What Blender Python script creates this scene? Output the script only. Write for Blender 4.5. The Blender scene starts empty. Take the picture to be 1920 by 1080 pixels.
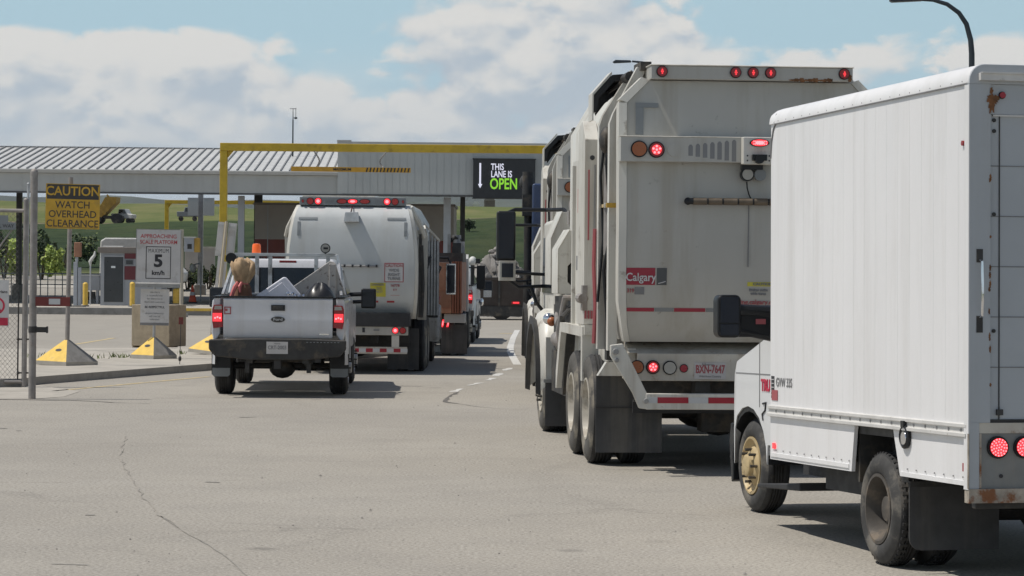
import bpy, bmesh, math, random
from math import radians as R, sin, cos, pi, tan
from mathutils import Vector, Matrix

random.seed(7)
SC = bpy.context.scene
COL = SC.collection

# ------------------------------------------------------------------ camera
F_PX = 5150.0
CAM_Z = 1.93
cam_d = bpy.data.cameras.new('camera')
cam_d.sensor_width = 36.0
cam_d.lens = F_PX / 1920.0 * 36.0
cam_d.clip_start = 0.5
cam_d.clip_end = 40000
CAM = bpy.data.objects.new('camera', cam_d)
COL.objects.link(CAM)
CAM_ROT = Matrix.Rotation(R(90 - 0.445), 3, 'X') @ Matrix.Rotation(R(0.5), 3, 'Z')
CAM.rotation_euler = CAM_ROT.to_euler()
CAM.location = (0, 0, CAM_Z)
SC.camera = CAM

def ray(px, py):
    return CAM_ROT @ Vector(((px - 960) / F_PX, -(py - 540) / F_PX, -1.0))
def at(px, py, Y):
    d = ray(px, py); k = Y / d.y
    return Vector((d.x * k, Y, CAM_Z + d.z * k))
def gr(px, py, z=0.0):
    d = ray(px, py); k = (z - CAM_Z) / d.z
    return Vector((d.x * k, d.y * k, z))

# ------------------------------------------------------------------ light
SUN_DIR = Vector((-0.45, -0.035, 0.90)).normalized()      # towards the sun
sun_d = bpy.data.lights.new('sun', 'SUN')
sun_d.energy = 4.4
sun_d.angle = R(0.55)
sun_d.color = (1.0, 0.95, 0.87)
sun = bpy.data.objects.new('sun', sun_d)
COL.objects.link(sun)
sun.rotation_euler = SUN_DIR.to_track_quat('Z', 'Y').to_euler()
sun.location = (-30, -20, 60)
SC.view_settings.view_transform = 'Standard'
SC.view_settings.look = 'None'
SC.view_settings.exposure = -0.24
SC.view_settings.gamma = 1.0

class NT:
    """small helper around a node tree"""
    def __init__(s, tree):
        s.t = tree; s.n = tree.nodes; s.l = tree.links
    def node(s, typ, **kw):
        n = s.n.new(typ)
        for k, v in kw.items(): setattr(n, k, v)
        return n
    def put(s, sock, v):
        if isinstance(v, bpy.types.NodeSocket): s.l.new(v, sock)
        else: sock.default_value = v
    def math(s, op, a, b=0.0, c=0.0, clamp=False):
        n = s.node('ShaderNodeMath', operation=op, use_clamp=clamp)
        s.put(n.inputs[0], a); s.put(n.inputs[1], b); s.put(n.inputs[2], c)
        return n.outputs[0]
    def sstep(s, v, a, b, lo=0.0, hi=1.0, smooth=True):
        n = s.node('ShaderNodeMapRange', interpolation_type='SMOOTHSTEP' if smooth else 'LINEAR')
        s.put(n.inputs[0], v)
        for i, x in ((1, a), (2, b), (3, lo), (4, hi)): s.put(n.inputs[i], x)
        return n.outputs[0]
    def mix(s, f, a, b, blend='MIX'):
        n = s.node('ShaderNodeMix', data_type='RGBA', blend_type=blend)
        s.put(n.inputs[0], f)
        for i, x in ((6, a), (7, b)):
            if isinstance(x, (tuple, list)): x = tuple(x)[:3] + (1.0,)
            s.put(n.inputs[i], x)
        return n.outputs[2]
    def noise(s, vec, scale, detail=4.0, rough=0.55, dim='3D', dist=0.0):
        n = s.node('ShaderNodeTexNoise', noise_dimensions=dim)
        if vec is not None: s.put(n.inputs['Vector'], vec)
        n.inputs['Scale'].default_value = scale
        n.inputs['Detail'].default_value = detail
        n.inputs['Roughness'].default_value = rough
        n.inputs['Distortion'].default_value = dist
        return n.outputs['Fac']
    def xyz(s, x, y, z):
        n = s.node('ShaderNodeCombineXYZ')
        s.put(n.inputs[0], x); s.put(n.inputs[1], y); s.put(n.inputs[2], z)
        return n.outputs[0]
    def sep(s, v):
        n = s.node('ShaderNodeSeparateXYZ'); s.put(n.inputs[0], v)
        return n.outputs
    def vmul(s, v, xyz):
        n = s.node('ShaderNodeVectorMath', operation='MULTIPLY')
        s.put(n.inputs[0], v); n.inputs[1].default_value = xyz
        return n.outputs[0]

def build_world():
    W = bpy.data.worlds.new('World'); SC.world = W; W.use_nodes = True
    t = NT(W.node_tree); t.n.clear()
    out = t.node('ShaderNodeOutputWorld'); bg = t.node('ShaderNodeBackground')
    t.l.new(bg.outputs[0], out.inputs[0])
    bg.inputs[1].default_value = 0.09
    tc = t.node('ShaderNodeTexCoord')
    d = t.sep(tc.outputs['Generated'])
    # the low clear air of a dry high plain: look the sky up a little above the true elevation
    nrm = t.node('ShaderNodeVectorMath', operation='NORMALIZE')
    t.put(nrm.inputs[0], t.xyz(d[0], d[1], t.math('ADD', t.math('MULTIPLY', d[2], 2.2), 0.18)))
    sky = t.node('ShaderNodeTexSky', sky_type='NISHITA')
    sky.sun_disc = False
    sky.sun_elevation = math.asin(SUN_DIR.z)
    sky.sun_rotation = math.atan2(SUN_DIR.x, SUN_DIR.y)
    sky.altitude = 1050; sky.air_density = 1.0; sky.dust_density = 0.8; sky.ozone_density = 1.0
    t.put(sky.inputs[0], nrm.outputs[0])
    # cumulus banks, laid out by azimuth (u) and elevation (v), both in thousandths of the focal length
    az = t.math('ARCTAN2', d[0], d[1])
    u = t.math('MULTIPLY', az, 5.15)
    v = t.math('MULTIPLY', t.math('ARCSINE', d[2]), 5.15)
    blobs = [(-.87, .375, .20, .075, .30), (-.80, .30, .22, .10, .25), (-.55, .385, .12, .07, .28), (-.64, .30, .25, .10, .25),
             (.13, .455, .23, .075, .40), (.00, .38, .22, .06, .30), (.22, .40, .18, .06, .25), (-.33, .385, .09, .025, .22),
             (.02, .28, .5, .10, .24), (-.5, .22, .7, .07, .30), (.43, .40, .09, .035, .22),
             (.80, .38, .22, .045, .34), (.92, .40, .14, .035, .25), (-.18, .515, .22, .02, .20), (-.85, .22, .35, .06, .2), (.15, .2, .6, .06, .3),
             (-.36, .46, .10, .055, -.45), (-.28, .42, .09, .04, -.15), (.52, .46, .20, .06, -.50), (-.75, .485, .45, .045, -.85), (.75, .47, .3, .04, -.35)]
    def density(uu, vv, octaves):
        n1 = t.noise(t.xyz(t.math('MULTIPLY', uu, 5.2), t.math('MULTIPLY', vv, 9.5), 3.7), 1.0, octaves, 0.56, '3D', 0.25)
        n2 = t.noise(t.xyz(t.math('MULTIPLY', uu, 16.0), t.math('MULTIPLY', vv, 24.0), 8.1), 1.0, octaves, 0.58)
        s = t.math('ADD', t.math('MULTIPLY', n1, 0.50), t.math('MULTIPLY', n2, 0.22))
        # rounded billows
        for (su, sv, k, amp, z0) in ((5.6, 10.0, .30, .46, 1.0), (15.0, 23.0, .24, .17, 5.0)):
            wx = t.math('ADD', t.math('MULTIPLY', uu, su), t.math('MULTIPLY', n2, k*4)); wy = t.math('ADD', t.math('MULTIPLY', vv, sv), t.math('MULTIPLY', n1, k*4))
            vo = t.node('ShaderNodeTexVoronoi', feature='SMOOTH_F1', voronoi_dimensions='2D'); vo.inputs['Scale'].default_value = 1.0; vo.inputs['Smoothness'].default_value = .35
            t.put(vo.inputs['Vector'], t.xyz(wx, wy, z0))
            s = t.math('ADD', s, t.math('MULTIPLY', t.math('SUBTRACT', .85, vo.outputs['Distance']), amp))
        for (bu, bv, ru, rv, a) in blobs:
            x = t.math('DIVIDE', t.math('SUBTRACT', uu, bu), ru)
            y = t.math('DIVIDE', t.math('SUBTRACT', vv, bv), rv)
            q = t.math('ADD', t.math('MULTIPLY', x, x), t.math('MULTIPLY', y, y))
            g = t.math('EXPONENT', t.math('MULTIPLY', q, -1.0))
            s = t.math('ADD', s, t.math('MULTIPLY', g, a * 0.72))
        return s
    D0 = density(u, v, 6.0)
    D1 = density(t.math('ADD', u, -0.012), t.math('ADD', v, 0.024), 4.0)
    D2 = density(t.math('ADD', u, -0.02), t.math('ADD', v, 0.075), 1.0)
    # thin veil towards the horizon
    veil = t.sstep(v, 0.12, 0.44, 0.96, 0.0)
    high = t.sstep(v, 0.6, 1.6, 1.0, 0.30)
    cov = t.math('MULTIPLY', t.sstep(D0, 0.56, 0.78), high)
    cov = t.math('MAXIMUM', cov, veil)
    lit = t.math('ADD', t.math('MULTIPLY', t.math('SUBTRACT', D0, D1), 1.3), 0.50)
    lit = t.math('ADD', t.math('MULTIPLY', t.math('SUBTRACT', D0, D2), 0.9), lit, clamp=True)
    thick = t.sstep(D0, 0.72, 1.10)
    lit = t.math('SUBTRACT', lit, t.math('MULTIPLY', thick, 0.08))
    lit = t.sstep(lit, 0.18, 0.92)
    ccol = t.mix(lit, (5.9, 6.8, 7.7), (9.6, 9.45, 9.1))
    ccol = t.mix(t.sstep(v, 0.10, 0.42, 0.70, 0.0), ccol, (6.9, 7.6, 8.2))
    skyc = t.mix(t.sstep(v, 0.5, 2.4, 0.80, 0.0), sky.outputs[0], (6.5, 9.1, 10.1))
    col = t.mix(t.math('MULTIPLY', cov, 0.96), skyc, ccol)
    t.put(bg.inputs[0], col)
build_world()

# ------------------------------------------------------------------ mesh helpers
class MB:
    """collects shapes and links them as ONE mesh object"""
    def __init__(s):
        s.v = []; s.f = []; s.fm = []; s.mats = []; s.cur = 0; s.M = Matrix.Identity(4)
    def m(s, name):
        if name not in s.mats: s.mats.append(name)
        s.cur = s.mats.index(name); return s
    def xf(s, M=None):
        s.M = M if M is not None else Matrix.Identity(4); return s
    def mesh(s, vs, fs):
        b = len(s.v)
        s.v += [s.M @ Vector(p) for p in vs]
        for f in fs:
            s.f.append([b + i for i in f]); s.fm.append(s.cur)
        return s
    def box(s, a, b):
        (x0, y0, z0), (x1, y1, z1) = a, b
        if x0 > x1: x0, x1 = x1, x0
        if y0 > y1: y0, y1 = y1, y0
        if z0 > z1: z0, z1 = z1, z0
        vs = [(x0,y0,z0),(x1,y0,z0),(x1,y1,z0),(x0,y1,z0),(x0,y0,z1),(x1,y0,z1),(x1,y1,z1),(x0,y1,z1)]
        return s.mesh(vs, [(3,2,1,0),(4,5,6,7),(0,1,5,4),(1,2,6,5),(2,3,7,6),(3,0,4,7)])
    def prism(s, prof, axis, a, b):
        """closed 2-D outline swept along an axis; prof holds the other two coordinates in xyz order"""
        def p3(p, t):
            if axis == 'x': return (t, p[0], p[1])
            if axis == 'y': return (p[0], t, p[1])
            return (p[0], p[1], t)
        n = len(prof)
        vs = [p3(p, a) for p in prof] + [p3(p, b) for p in prof]
        fs = [tuple(range(n)), tuple(range(2*n-1, n-1, -1))] + [(i, (i+1) % n, n+(i+1) % n, n+i) for i in range(n)]
        return s.mesh(vs, fs)
    def loft(s, rings, caps=True, closed=True):
        n = len(rings[0]); vs = [p for r in rings for p in r]; fs = []
        for k in range(len(rings)-1):
            for i in range(n if closed else n-1):
                j = (i+1) % n
                fs.append((k*n+i, k*n+j, (k+1)*n+j, (k+1)*n+i))
        if caps:
            fs.append(tuple(range(n))[::-1]); fs.append(tuple(range((len(rings)-1)*n, len(rings)*n)))
        return s.mesh(vs, fs)
    def _frame(s, d):
        d = Vector(d).normalized()
        up = Vector((0,0,1)) if abs(d.z) < .95 else Vector((1,0,0))
        a = d.cross(up).normalized(); b = a.cross(d).normalized()
        return a, b
    def cyl(s, p0, p1, r, r2=None, n=12, caps=True):
        p0, p1 = Vector(p0), Vector(p1); r2 = r if r2 is None else r2
        a, b = s._frame(p1-p0)
        rings = [[p + (a*cos(2*pi*i/n) + b*sin(2*pi*i/n))*rr for i in range(n)] for p, rr in ((p0, r), (p1, r2))]
        return s.loft(rings, caps)
    def tube(s, pts, r, n=8, rect=None):
        pts = [Vector(p) for p in pts]; rings = []
        a0 = None
        for i, p in enumerate(pts):
            d = (pts[min(i+1, len(pts)-1)] - pts[max(i-1, 0)]).normalized()
            if a0 is None: a, b = s._frame(d)
            else:
                a = (a0 - d*a0.dot(d)).normalized(); b = a.cross(d).normalized()
            a0 = a
            if rect:
                w, h = rect
                rings.append([p + a*w*sx + b*h*sy for sx, sy in ((-.5,-.5),(.5,-.5),(.5,.5),(-.5,.5))])
            else:
                rr = r[i] if isinstance(r, (list, tuple)) else r
                rings.append([p + (a*cos(2*pi*k/n) + b*sin(2*pi*k/n))*rr for k in range(n)])
        return s.loft(rings)
    def lathe(s, prof, c=(0,0,0), axis='x', n=40):
        """prof: (along, radius) pairs, open chain, turned about the axis through c"""
        rings = []
        for t, r in prof:
            ring = []
            for i in range(n):
                q = 2*pi*i/n; ca, sa = cos(q)*r, sin(q)*r
                if axis == 'x': ring.append((c[0]+t, c[1]+ca, c[2]+sa))
                elif axis == 'y': ring.append((c[0]+ca, c[1]+t, c[2]+sa))
                else: ring.append((c[0]+ca, c[1]+sa, c[2]+t))
            rings.append(ring)
        return s.loft(rings, caps=True)
    def ball(s, c, r, n=10, k=8):
        rx, ry, rz = r if isinstance(r, (tuple, list)) else (r, r, r)
        rings = []
        for j in range(k+1):
            th = pi*(j+.02)/(k+.04)
            rings.append([(c[0]+rx*sin(th)*cos(2*pi*i/n), c[1]+ry*sin(th)*sin(2*pi*i/n), c[2]+rz*cos(th)) for i in range(n)])
        return s.loft(rings)
    def text(s, body, size, M, depth=0.004, sx=1.0, bold=0.0, align='CENTER', spacing=1.0, line=1.0):
        """lettering in the local XY plane of M, x to the right and y up"""
        cu = bpy.data.curves.new('lettering', 'FONT')
        cu.body = body; cu.size = size; cu.extrude = depth; cu.offset = bold
        cu.align_x = align; cu.align_y = 'CENTER'; cu.space_character = spacing; cu.space_line = line
        cu.resolution_u = 3
        ob = bpy.data.objects.new('lettering', cu)
        me = bpy.data.meshes.new_from_object(ob)
        old = s.M; s.M = old @ M @ Matrix.Diagonal((sx, 1, 1, 1))
        s.mesh([v.co for v in me.vertices], [tuple(p.vertices) for p in me.polygons])
        s.M = old
        bpy.data.objects.remove(ob); bpy.data.curves.remove(cu); bpy.data.meshes.remove(me)
        return s
    def build(s, name, parent=None, bevel=0.0, smooth=35, segs=2, loc=None, rot=None, recalc=True):
        me = bpy.data.meshes.new(name)
        me.from_pydata([tuple(p) for p in s.v], [], s.f)
        for mname in s.mats: me.materials.append(MATS[mname])
        me.polygons.foreach_set('material_index', s.fm)
        if recalc:
            bm = bmesh.new(); bm.from_mesh(me)
            bmesh.ops.recalc_face_normals(bm, faces=bm.faces[:])
            bm.to_mesh(me); bm.free()
        if smooth:
            me.shade_smooth(); me.set_sharp_from_angle(angle=R(smooth))
        ob = bpy.data.objects.new(name, me); COL.objects.link(ob)
        if parent is not None: ob.parent = parent
        if bevel:
            mod = ob.modifiers.new('soft_edges', 'BEVEL'); mod.width = bevel; mod.segments = segs
            mod.limit_method = 'ANGLE'; mod.angle_limit = R(40); mod.harden_normals = True
        if loc is not None: ob.location = loc
        if rot is not None: ob.rotation_euler = rot
        return ob

def tag(o, label=None, cat=None, group=None, kind=None):
    if label: o['label'] = label
    if cat: o['category'] = cat
    if group: o['group'] = group
    if kind: o['kind'] = kind
    return o
def thing(name, label, cat, loc=(0,0,0), rz=0.0, group=None, rx=0.0, ry=0.0):
    o = bpy.data.objects.new(name, None); COL.objects.link(o)
    o.empty_display_size = 0.2
    o.location = loc; o.rotation_euler = (rx, ry, rz)
    return tag(o, label, cat, group)
def empty(name, parent, loc=(0,0,0)):
    o = bpy.data.objects.new(name, None); COL.objects.link(o)
    o.empty_display_size = 0.1; o.parent = parent; o.location = loc
    return o
def copy_tree(o, parent=None):
    c = o.copy(); COL.objects.link(c)
    if parent is not None: c.parent = parent
    for ch in list(o.children): copy_tree(ch, c)
    return c
def T(x, y, z): return Matrix.Translation((x, y, z))
REAR = Matrix.Rotation(R(90), 4, 'X')                        # text plane that faces -y
LEFT = Matrix.Rotation(R(-90), 4, 'Z') @ REAR                # text plane that faces -x

# ------------------------------------------------------------------ materials
MATS = {}
def mat(name, col, rough=0.55, metal=0.0, var=0.12, scale=2.5, bump=0.0, bscale=60.0, dirt=None, streak=None,
        spec=0.5, emit=None, trans=0.0, coat=0.0, stretch=(1,1,1), fine=0.0):
    m = bpy.data.materials.new(name); m.use_nodes = True; MATS[name] = m
    t = NT(m.node_tree); p = t.n['Principled BSDF']
    p.inputs['Roughness'].default_value = rough; p.inputs['Metallic'].default_value = metal
    p.inputs['Specular IOR Level'].default_value = spec
    p.inputs['Coat Weight'].default_value = coat
    if trans: p.inputs['Transmission Weight'].default_value = trans
    tc = t.node('ShaderNodeTexCoord'); vec = t.vmul(tc.outputs['Object'], stretch)
    col = tuple(col)
    n = t.noise(vec, scale, 5, 0.6)
    lo = tuple(max(0, c*(1-var)) for c in col); hi = tuple(min(1, c*(1+var)) for c in col)
    c = t.mix(t.sstep(n, 0.3, 0.7), lo, hi)
    if fine:
        f = t.noise(vec, 90.0, 3, 0.7)
        c = t.mix(t.sstep(f, 0.35, 0.65, 0.0, fine), c, tuple(x*0.45 for x in col))
    if dirt:                                                  # (colour, amount, scale, threshold)
        dc, amt, ds, th = dirt
        dn = t.noise(vec, ds, 7, 0.68)
        c = t.mix(t.sstep(dn, th, th+0.13, 0.0, amt), c, dc)
    if streak:                                                # rain-washed dirt running down the face
        dc, amt, ds = streak
        sv = t.vmul(tc.outputs['Object'], (ds, ds, ds*0.07))
        sn = t.noise(sv, 1.0, 5, 0.65)
        c = t.mix(t.sstep(sn, 0.46, 0.72, 0.0, amt), c, dc)
    t.put(p.inputs['Base Color'], c)
    r2 = t.noise(vec, scale*3.1, 3, 0.6)
    t.put(p.inputs['Roughness'], t.sstep(r2, 0.2, 0.8, max(0.02, rough-0.10), min(1, rough+0.10)))
    if bump:
        b = t.node('ShaderNodeBump'); b.inputs['Strength'].default_value = bump; b.inputs['Distance'].default_value = 0.02
        t.put(b.inputs['Height'], t.noise(vec, bscale, 4, 0.6)); t.put(p.inputs['Normal'], b.outputs[0])
    if emit:
        p.inputs['Emission Color'].default_value = tuple(emit[0])+(1,); p.inputs['Emission Strength'].default_value = emit[1]
    return m

DUST = (0.30, 0.265, 0.21)
mat('white_paint', (0.66, 0.67, 0.68), 0.38, var=0.03, scale=0.8, streak=(DUST, 0.10, 4.0), coat=0.25)
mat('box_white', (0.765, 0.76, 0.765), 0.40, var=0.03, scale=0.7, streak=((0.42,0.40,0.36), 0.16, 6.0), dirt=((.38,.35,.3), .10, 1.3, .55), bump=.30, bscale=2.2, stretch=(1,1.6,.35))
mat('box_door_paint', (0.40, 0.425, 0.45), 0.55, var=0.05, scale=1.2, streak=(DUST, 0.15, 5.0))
mat('trim_white', (0.60, 0.59, 0.57), 0.42, var=0.08, scale=6, dirt=((.16,.12,.08), .6, 9, .60))
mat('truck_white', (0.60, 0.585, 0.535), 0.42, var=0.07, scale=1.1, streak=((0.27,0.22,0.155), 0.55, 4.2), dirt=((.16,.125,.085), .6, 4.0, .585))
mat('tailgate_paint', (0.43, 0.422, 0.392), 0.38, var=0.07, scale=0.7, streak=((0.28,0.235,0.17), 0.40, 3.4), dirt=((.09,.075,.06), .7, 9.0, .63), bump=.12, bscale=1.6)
mat('round_tailgate_paint', (0.52, 0.54, 0.54), 0.42, var=0.05, scale=1.0, streak=(DUST, 0.20, 3.0))
mat('bumper_paint', (0.52, 0.49, 0.43), 0.55, var=0.15, scale=3, dirt=((.22,.115,.05), .85, 5.0, .56), streak=((.25,.17,.09), .4, 5))
mat('rusty_steel', (0.34, 0.30, 0.25), 0.75, var=0.3, scale=8, dirt=((.20,.075,.025), .95, 7.0, .47), bump=.3, bscale=40)
mat('rust_stain', (0.17, 0.075, 0.03), 0.85, var=0.45, scale=20)
mat('rubber', (0.028, 0.028, 0.029), 0.80, var=0.25, scale=6, bump=.15, dirt=((.17,.15,.125), .55, 2.2, .50))
mat('tyre_side', (0.050, 0.049, 0.048), 0.8, var=0.25, scale=5, dirt=((.20,.18,.15), .6, 3.0, .48))
mat('dusty_tyre', (0.085, 0.08, 0.072), 0.85, var=0.25, scale=4, dirt=((.28,.25,.2), .7, 3.0, .47))
mat('mudflap_rubber', (0.052, 0.052, 0.054), 0.62, var=0.22, scale=3, streak=((.16,.145,.12), .5, 4), bump=.08)
mat('black_plastic', (0.013, 0.014, 0.016), 0.42, var=0.15, spec=.35)
mat('dark_steel', (0.035, 0.034, 0.033), 0.65, var=0.3, scale=4, dirt=((.13,.105,.075), .6, 3, .52))
mat('grey_steel', (0.30, 0.30, 0.295), 0.5, metal=.35, var=0.15, scale=4, dirt=((.16,.13,.10), .4, 5, .55))
mat('galvanised', (0.43, 0.44, 0.45), 0.5, metal=.45, var=0.14, scale=7, dirt=((.26,.25,.23), .4, 3, .52))
mat('galvanised_worn', (0.29, 0.27, 0.255), 0.6, metal=.3, var=0.18, scale=5, dirt=((.20,.14,.10), .45, 3, .52))
mat('chrome', (0.75, 0.76, 0.78), 0.14, metal=1.0, var=0.05)
mat('aluminium', (0.55, 0.56, 0.57), 0.38, metal=.6, var=0.12, scale=6, dirt=((.2,.18,.15),.6,4,.5))
mat('tan_steel_rim', (0.48, 0.37, 0.20), 0.55, var=0.2, scale=6, dirt=((.20,.12,.06), .6, 8, .55))
mat('pale_rim', (0.46, 0.43, 0.37), 0.6, var=0.2, scale=5, dirt=((.16,.12,.08), .5, 5, .52))
mat('dark_rim', (0.085, 0.075, 0.065), 0.7, var=0.3, scale=6, dirt=((.25,.19,.13), .55, 3, .52))
mat('glass_dark', (0.012, 0.016, 0.02), 0.06, var=0.05, spec=.6)
mat('mirror_glass', (0.022, 0.028, 0.04), 0.08, var=0.03, spec=.35)
mat('silver_paint', (0.64, 0.65, 0.68), 0.33, metal=.0, var=0.03, scale=0.8, streak=(DUST, .15, 5), coat=.4)
mat('red_lens', (0.30, 0.012, 0.015), 0.22, var=0.1, spec=.6)
mat('red_lens_dim', (0.20, 0.02, 0.02), 0.28, var=0.1, emit=((1, .05, .05), .10))
mat('red_glow', (0.5, 0.02, 0.02), 0.3, emit=((1, .045, .06), 1.5))
mat('red_hot', (0.6, 0.05, 0.05), 0.3, emit=((1, .22, .25), 2.6))
mat('amber_lens', (0.34, 0.105, 0.035), 0.3, var=0.1)
mat('beacon_orange', (0.80, 0.14, 0.03), 0.3, var=0.1, emit=((1,.15,.02), .25))
mat('clear_lens', (0.36, 0.35, 0.32), 0.3, var=0.1)
mat('reflector_red', (0.34, 0.02, 0.035), 0.35, var=0.12)
mat('reflector_white', (0.52, 0.53, 0.54), 0.35, var=0.1)
mat('reflector_grey', (0.21, 0.225, 0.235), 0.38, var=0.06)
mat('sign_red', (0.30, 0.022, 0.045), 0.5, var=0.06)
mat('sign_grey', (0.075, 0.08, 0.085), 0.5, var=0.06)
mat('sign_white', (0.56, 0.55, 0.545), 0.5, var=0.06, scale=4, dirt=((.34,.31,.27), .45, 3.5, .54))
mat('sign_yellow', (0.60, 0.355, 0.035), 0.5, var=0.10, scale=4, dirt=((.36,.24,.06), .5, 3.5, .54))
mat('sticker_yellow', (0.55, 0.50, 0.06), 0.5, var=0.08)
mat('sign_black', (0.05, 0.045, 0.04), 0.5, var=0.1)
mat('ink_black', (0.03, 0.03, 0.035), 0.6, var=0.1)
mat('ink_grey', (0.20, 0.20, 0.205), 0.6, var=0.1)
mat('ink_red', (0.45, 0.06, 0.07), 0.6, var=0.1)
mat('faded_red', (0.36, 0.09, 0.10), 0.6, var=0.1)
mat('plate_white', (0.52, 0.50, 0.49), 0.5, var=0.06)
mat('gantry_yellow', (0.52, 0.355, 0.022), 0.5, var=0.12, scale=3, dirt=((.28,.18,.03), .5, 4, .55))
mat('yellow_paint', (0.74, 0.49, 0.085), 0.6, var=0.10, scale=5, dirt=((.40,.33,.22), .6, 6, .58), bump=.1)
mat('orange_paint', (0.33, 0.16, 0.095), 0.6, var=0.18, scale=3, streak=((.22,.10,.05), .5, 4))
mat('orange_red_paint', (0.24, 0.085, 0.045), 0.6, var=0.15, scale=3)
mat('blue_paint', (0.03, 0.05, 0.115), 0.35, var=0.12, coat=.3)
mat('blue_door', (0.10, 0.17, 0.30), 0.4, var=0.1)
mat('cone_orange', (0.75, 0.10, 0.04), 0.55, var=0.1)
mat('concrete', (0.40, 0.375, 0.33), 0.85, var=0.12, scale=3, bump=.2, bscale=40, dirt=((.24,.22,.19), .5, 2.5, .52), fine=.12)
mat('concrete_dark', (0.26, 0.25, 0.235), 0.88, var=0.15, scale=2, bump=.2, dirt=((.15,.14,.13), .5, 2.5, .5), fine=.15)
mat('concrete_block', (0.40, 0.33, 0.235), 0.9, var=0.14, scale=6, bump=.5, bscale=45, fine=.5)
mat('island_top', (0.42, 0.39, 0.34), 0.88, var=0.10, scale=1.2, bump=.15, dirt=((.25,.23,.2), .4, 1.4, .52), fine=.12)
mat('kerb_concrete', (0.33, 0.31, 0.28), 0.88, var=0.13, scale=2, bump=.2, dirt=((.18,.17,.15), .5, 2.0, .5), fine=.15)
mat('road_white', (0.60, 0.59, 0.56), 0.7, var=0.15, scale=7, dirt=((.33,.31,.28), .6, 4, .55))
mat('road_yellow', (0.56, 0.44, 0.22), 0.75, var=0.15, scale=7, dirt=((.36,.33,.27), .85, 5, .50))
mat('crack_tar', (0.13, 0.12, 0.11), 0.85, var=0.25, scale=9)
mat('crack_ghost', (0.27, 0.25, 0.22), 0.9, var=0.2, scale=5, dirt=((.33,.305,.265), 1.0, 1.2, .45))
mat('crack_faint', (0.265, 0.25, 0.225), 0.9, var=0.15, scale=9)
mat('roof_metal', (0.62, 0.62, 0.60), 0.42, metal=.1, var=0.05, scale=1.5, streak=((.4,.38,.35), .3, 1.5))
mat('roof_seam', (0.26, 0.26, 0.26), 0.5, metal=.1, var=0.1)
mat('fascia_metal', (0.47, 0.475, 0.46), 0.5, var=0.04, scale=.8, streak=((.3,.29,.27), .3, 1.2))
mat('gutter_metal', (0.47, 0.47, 0.455), 0.5, var=0.04)
mat('facade_metal', (0.47, 0.485, 0.475), 0.5, var=0.03, scale=.8, streak=((.32,.32,.31), .25, 1.5))
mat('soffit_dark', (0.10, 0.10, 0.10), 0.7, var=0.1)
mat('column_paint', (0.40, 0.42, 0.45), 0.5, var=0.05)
mat('column_shaded', (0.10, 0.10, 0.095), 0.6, var=0.1)  # darker copy of the column paint, back-row shade put into the colour
mat('house_tan', (0.36, 0.33, 0.295), 0.75, var=0.06, scale=1)
mat('house_maroon', (0.20, 0.055, 0.045), 0.7, var=0.1, scale=1.5)
mat('booth_frame', (0.34, 0.355, 0.38), 0.5, var=0.06)
mat('booth_roof', (0.19, 0.165, 0.145), 0.6, var=0.1)
mat('booth_maroon', (0.14, 0.028, 0.035), 0.55, var=0.08)
mat('door_dark', (0.045, 0.05, 0.055), 0.35, var=0.1)
mat('led_black', (0.028, 0.030, 0.034), 0.5, var=0.08)
mat('led_white', (0.6, 0.6, 0.7), 0.5, emit=((.86, .86, 1.0), .75))
mat('led_green', (0.2, 0.5, 0.05), 0.5, emit=((.30, .75, .035), .72))
mat('tan_cloth', (0.40, 0.28, 0.165), 0.85, var=0.25, scale=8)
mat('pink_tape', (0.60, 0.16, 0.15), 0.6, var=0.15)
mat('brown_cloth', (0.17, 0.085, 0.05), 0.85, var=0.25, scale=8)
mat('white_plastic', (0.70, 0.70, 0.76), 0.4, var=0.05)
mat('speckled_board', (0.42, 0.40, 0.375), 0.75, var=0.08, scale=2, dirt=((.09,.06,.045), .95, 13, .53))
mat('black_bag', (0.018, 0.018, 0.02), 0.35, var=0.2)
mat('bed_liner', (0.03, 0.03, 0.032), 0.7, var=0.15)
mat('trailer_brown', (0.062, 0.048, 0.040), 0.8, var=0.22, scale=1.4, streak=((.035,.03,.028), .6, 2))
mat('rubble_grey', (0.25, 0.235, 0.22), 0.95, var=0.35, scale=1.5, bump=.6, bscale=6, dirt=((.12,.11,.10), .7, 2.5, .5))
mat('bark', (0.10, 0.075, 0.05), 0.9, var=0.25, scale=5, bump=.4)
mat('leaf_bright', (0.34, 0.42, 0.09), 0.7, var=0.4, scale=1.2)
mat('leaf_dark', (0.035, 0.058, 0.022), 0.75, var=0.4, scale=1.2)
mat('weed_green', (0.11, 0.14, 0.04), 0.8, var=0.4, scale=4)
mat('far_brown', (0.16, 0.13, 0.11), 0.85, var=0.15)
mat('far_white', (0.60, 0.60, 0.58), 0.6, var=0.08)
mat('dump_yellow', (0.40, 0.24, 0.04), 0.6, var=0.15)
mat('lamp_post_dark', (0.035, 0.045, 0.055), 0.5, metal=.3, var=0.1)
mat('no_entry_red', (0.50, 0.02, 0.06), 0.5, var=0.05)
mat('barrier_red', (0.17, 0.03, 0.025), 0.6, var=0.15)
mat('post_cream', (0.46, 0.41, 0.33), 0.7, var=0.08)
mat('bar_brown', (0.13, 0.10, 0.07), 0.6, var=0.2, scale=8)

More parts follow.
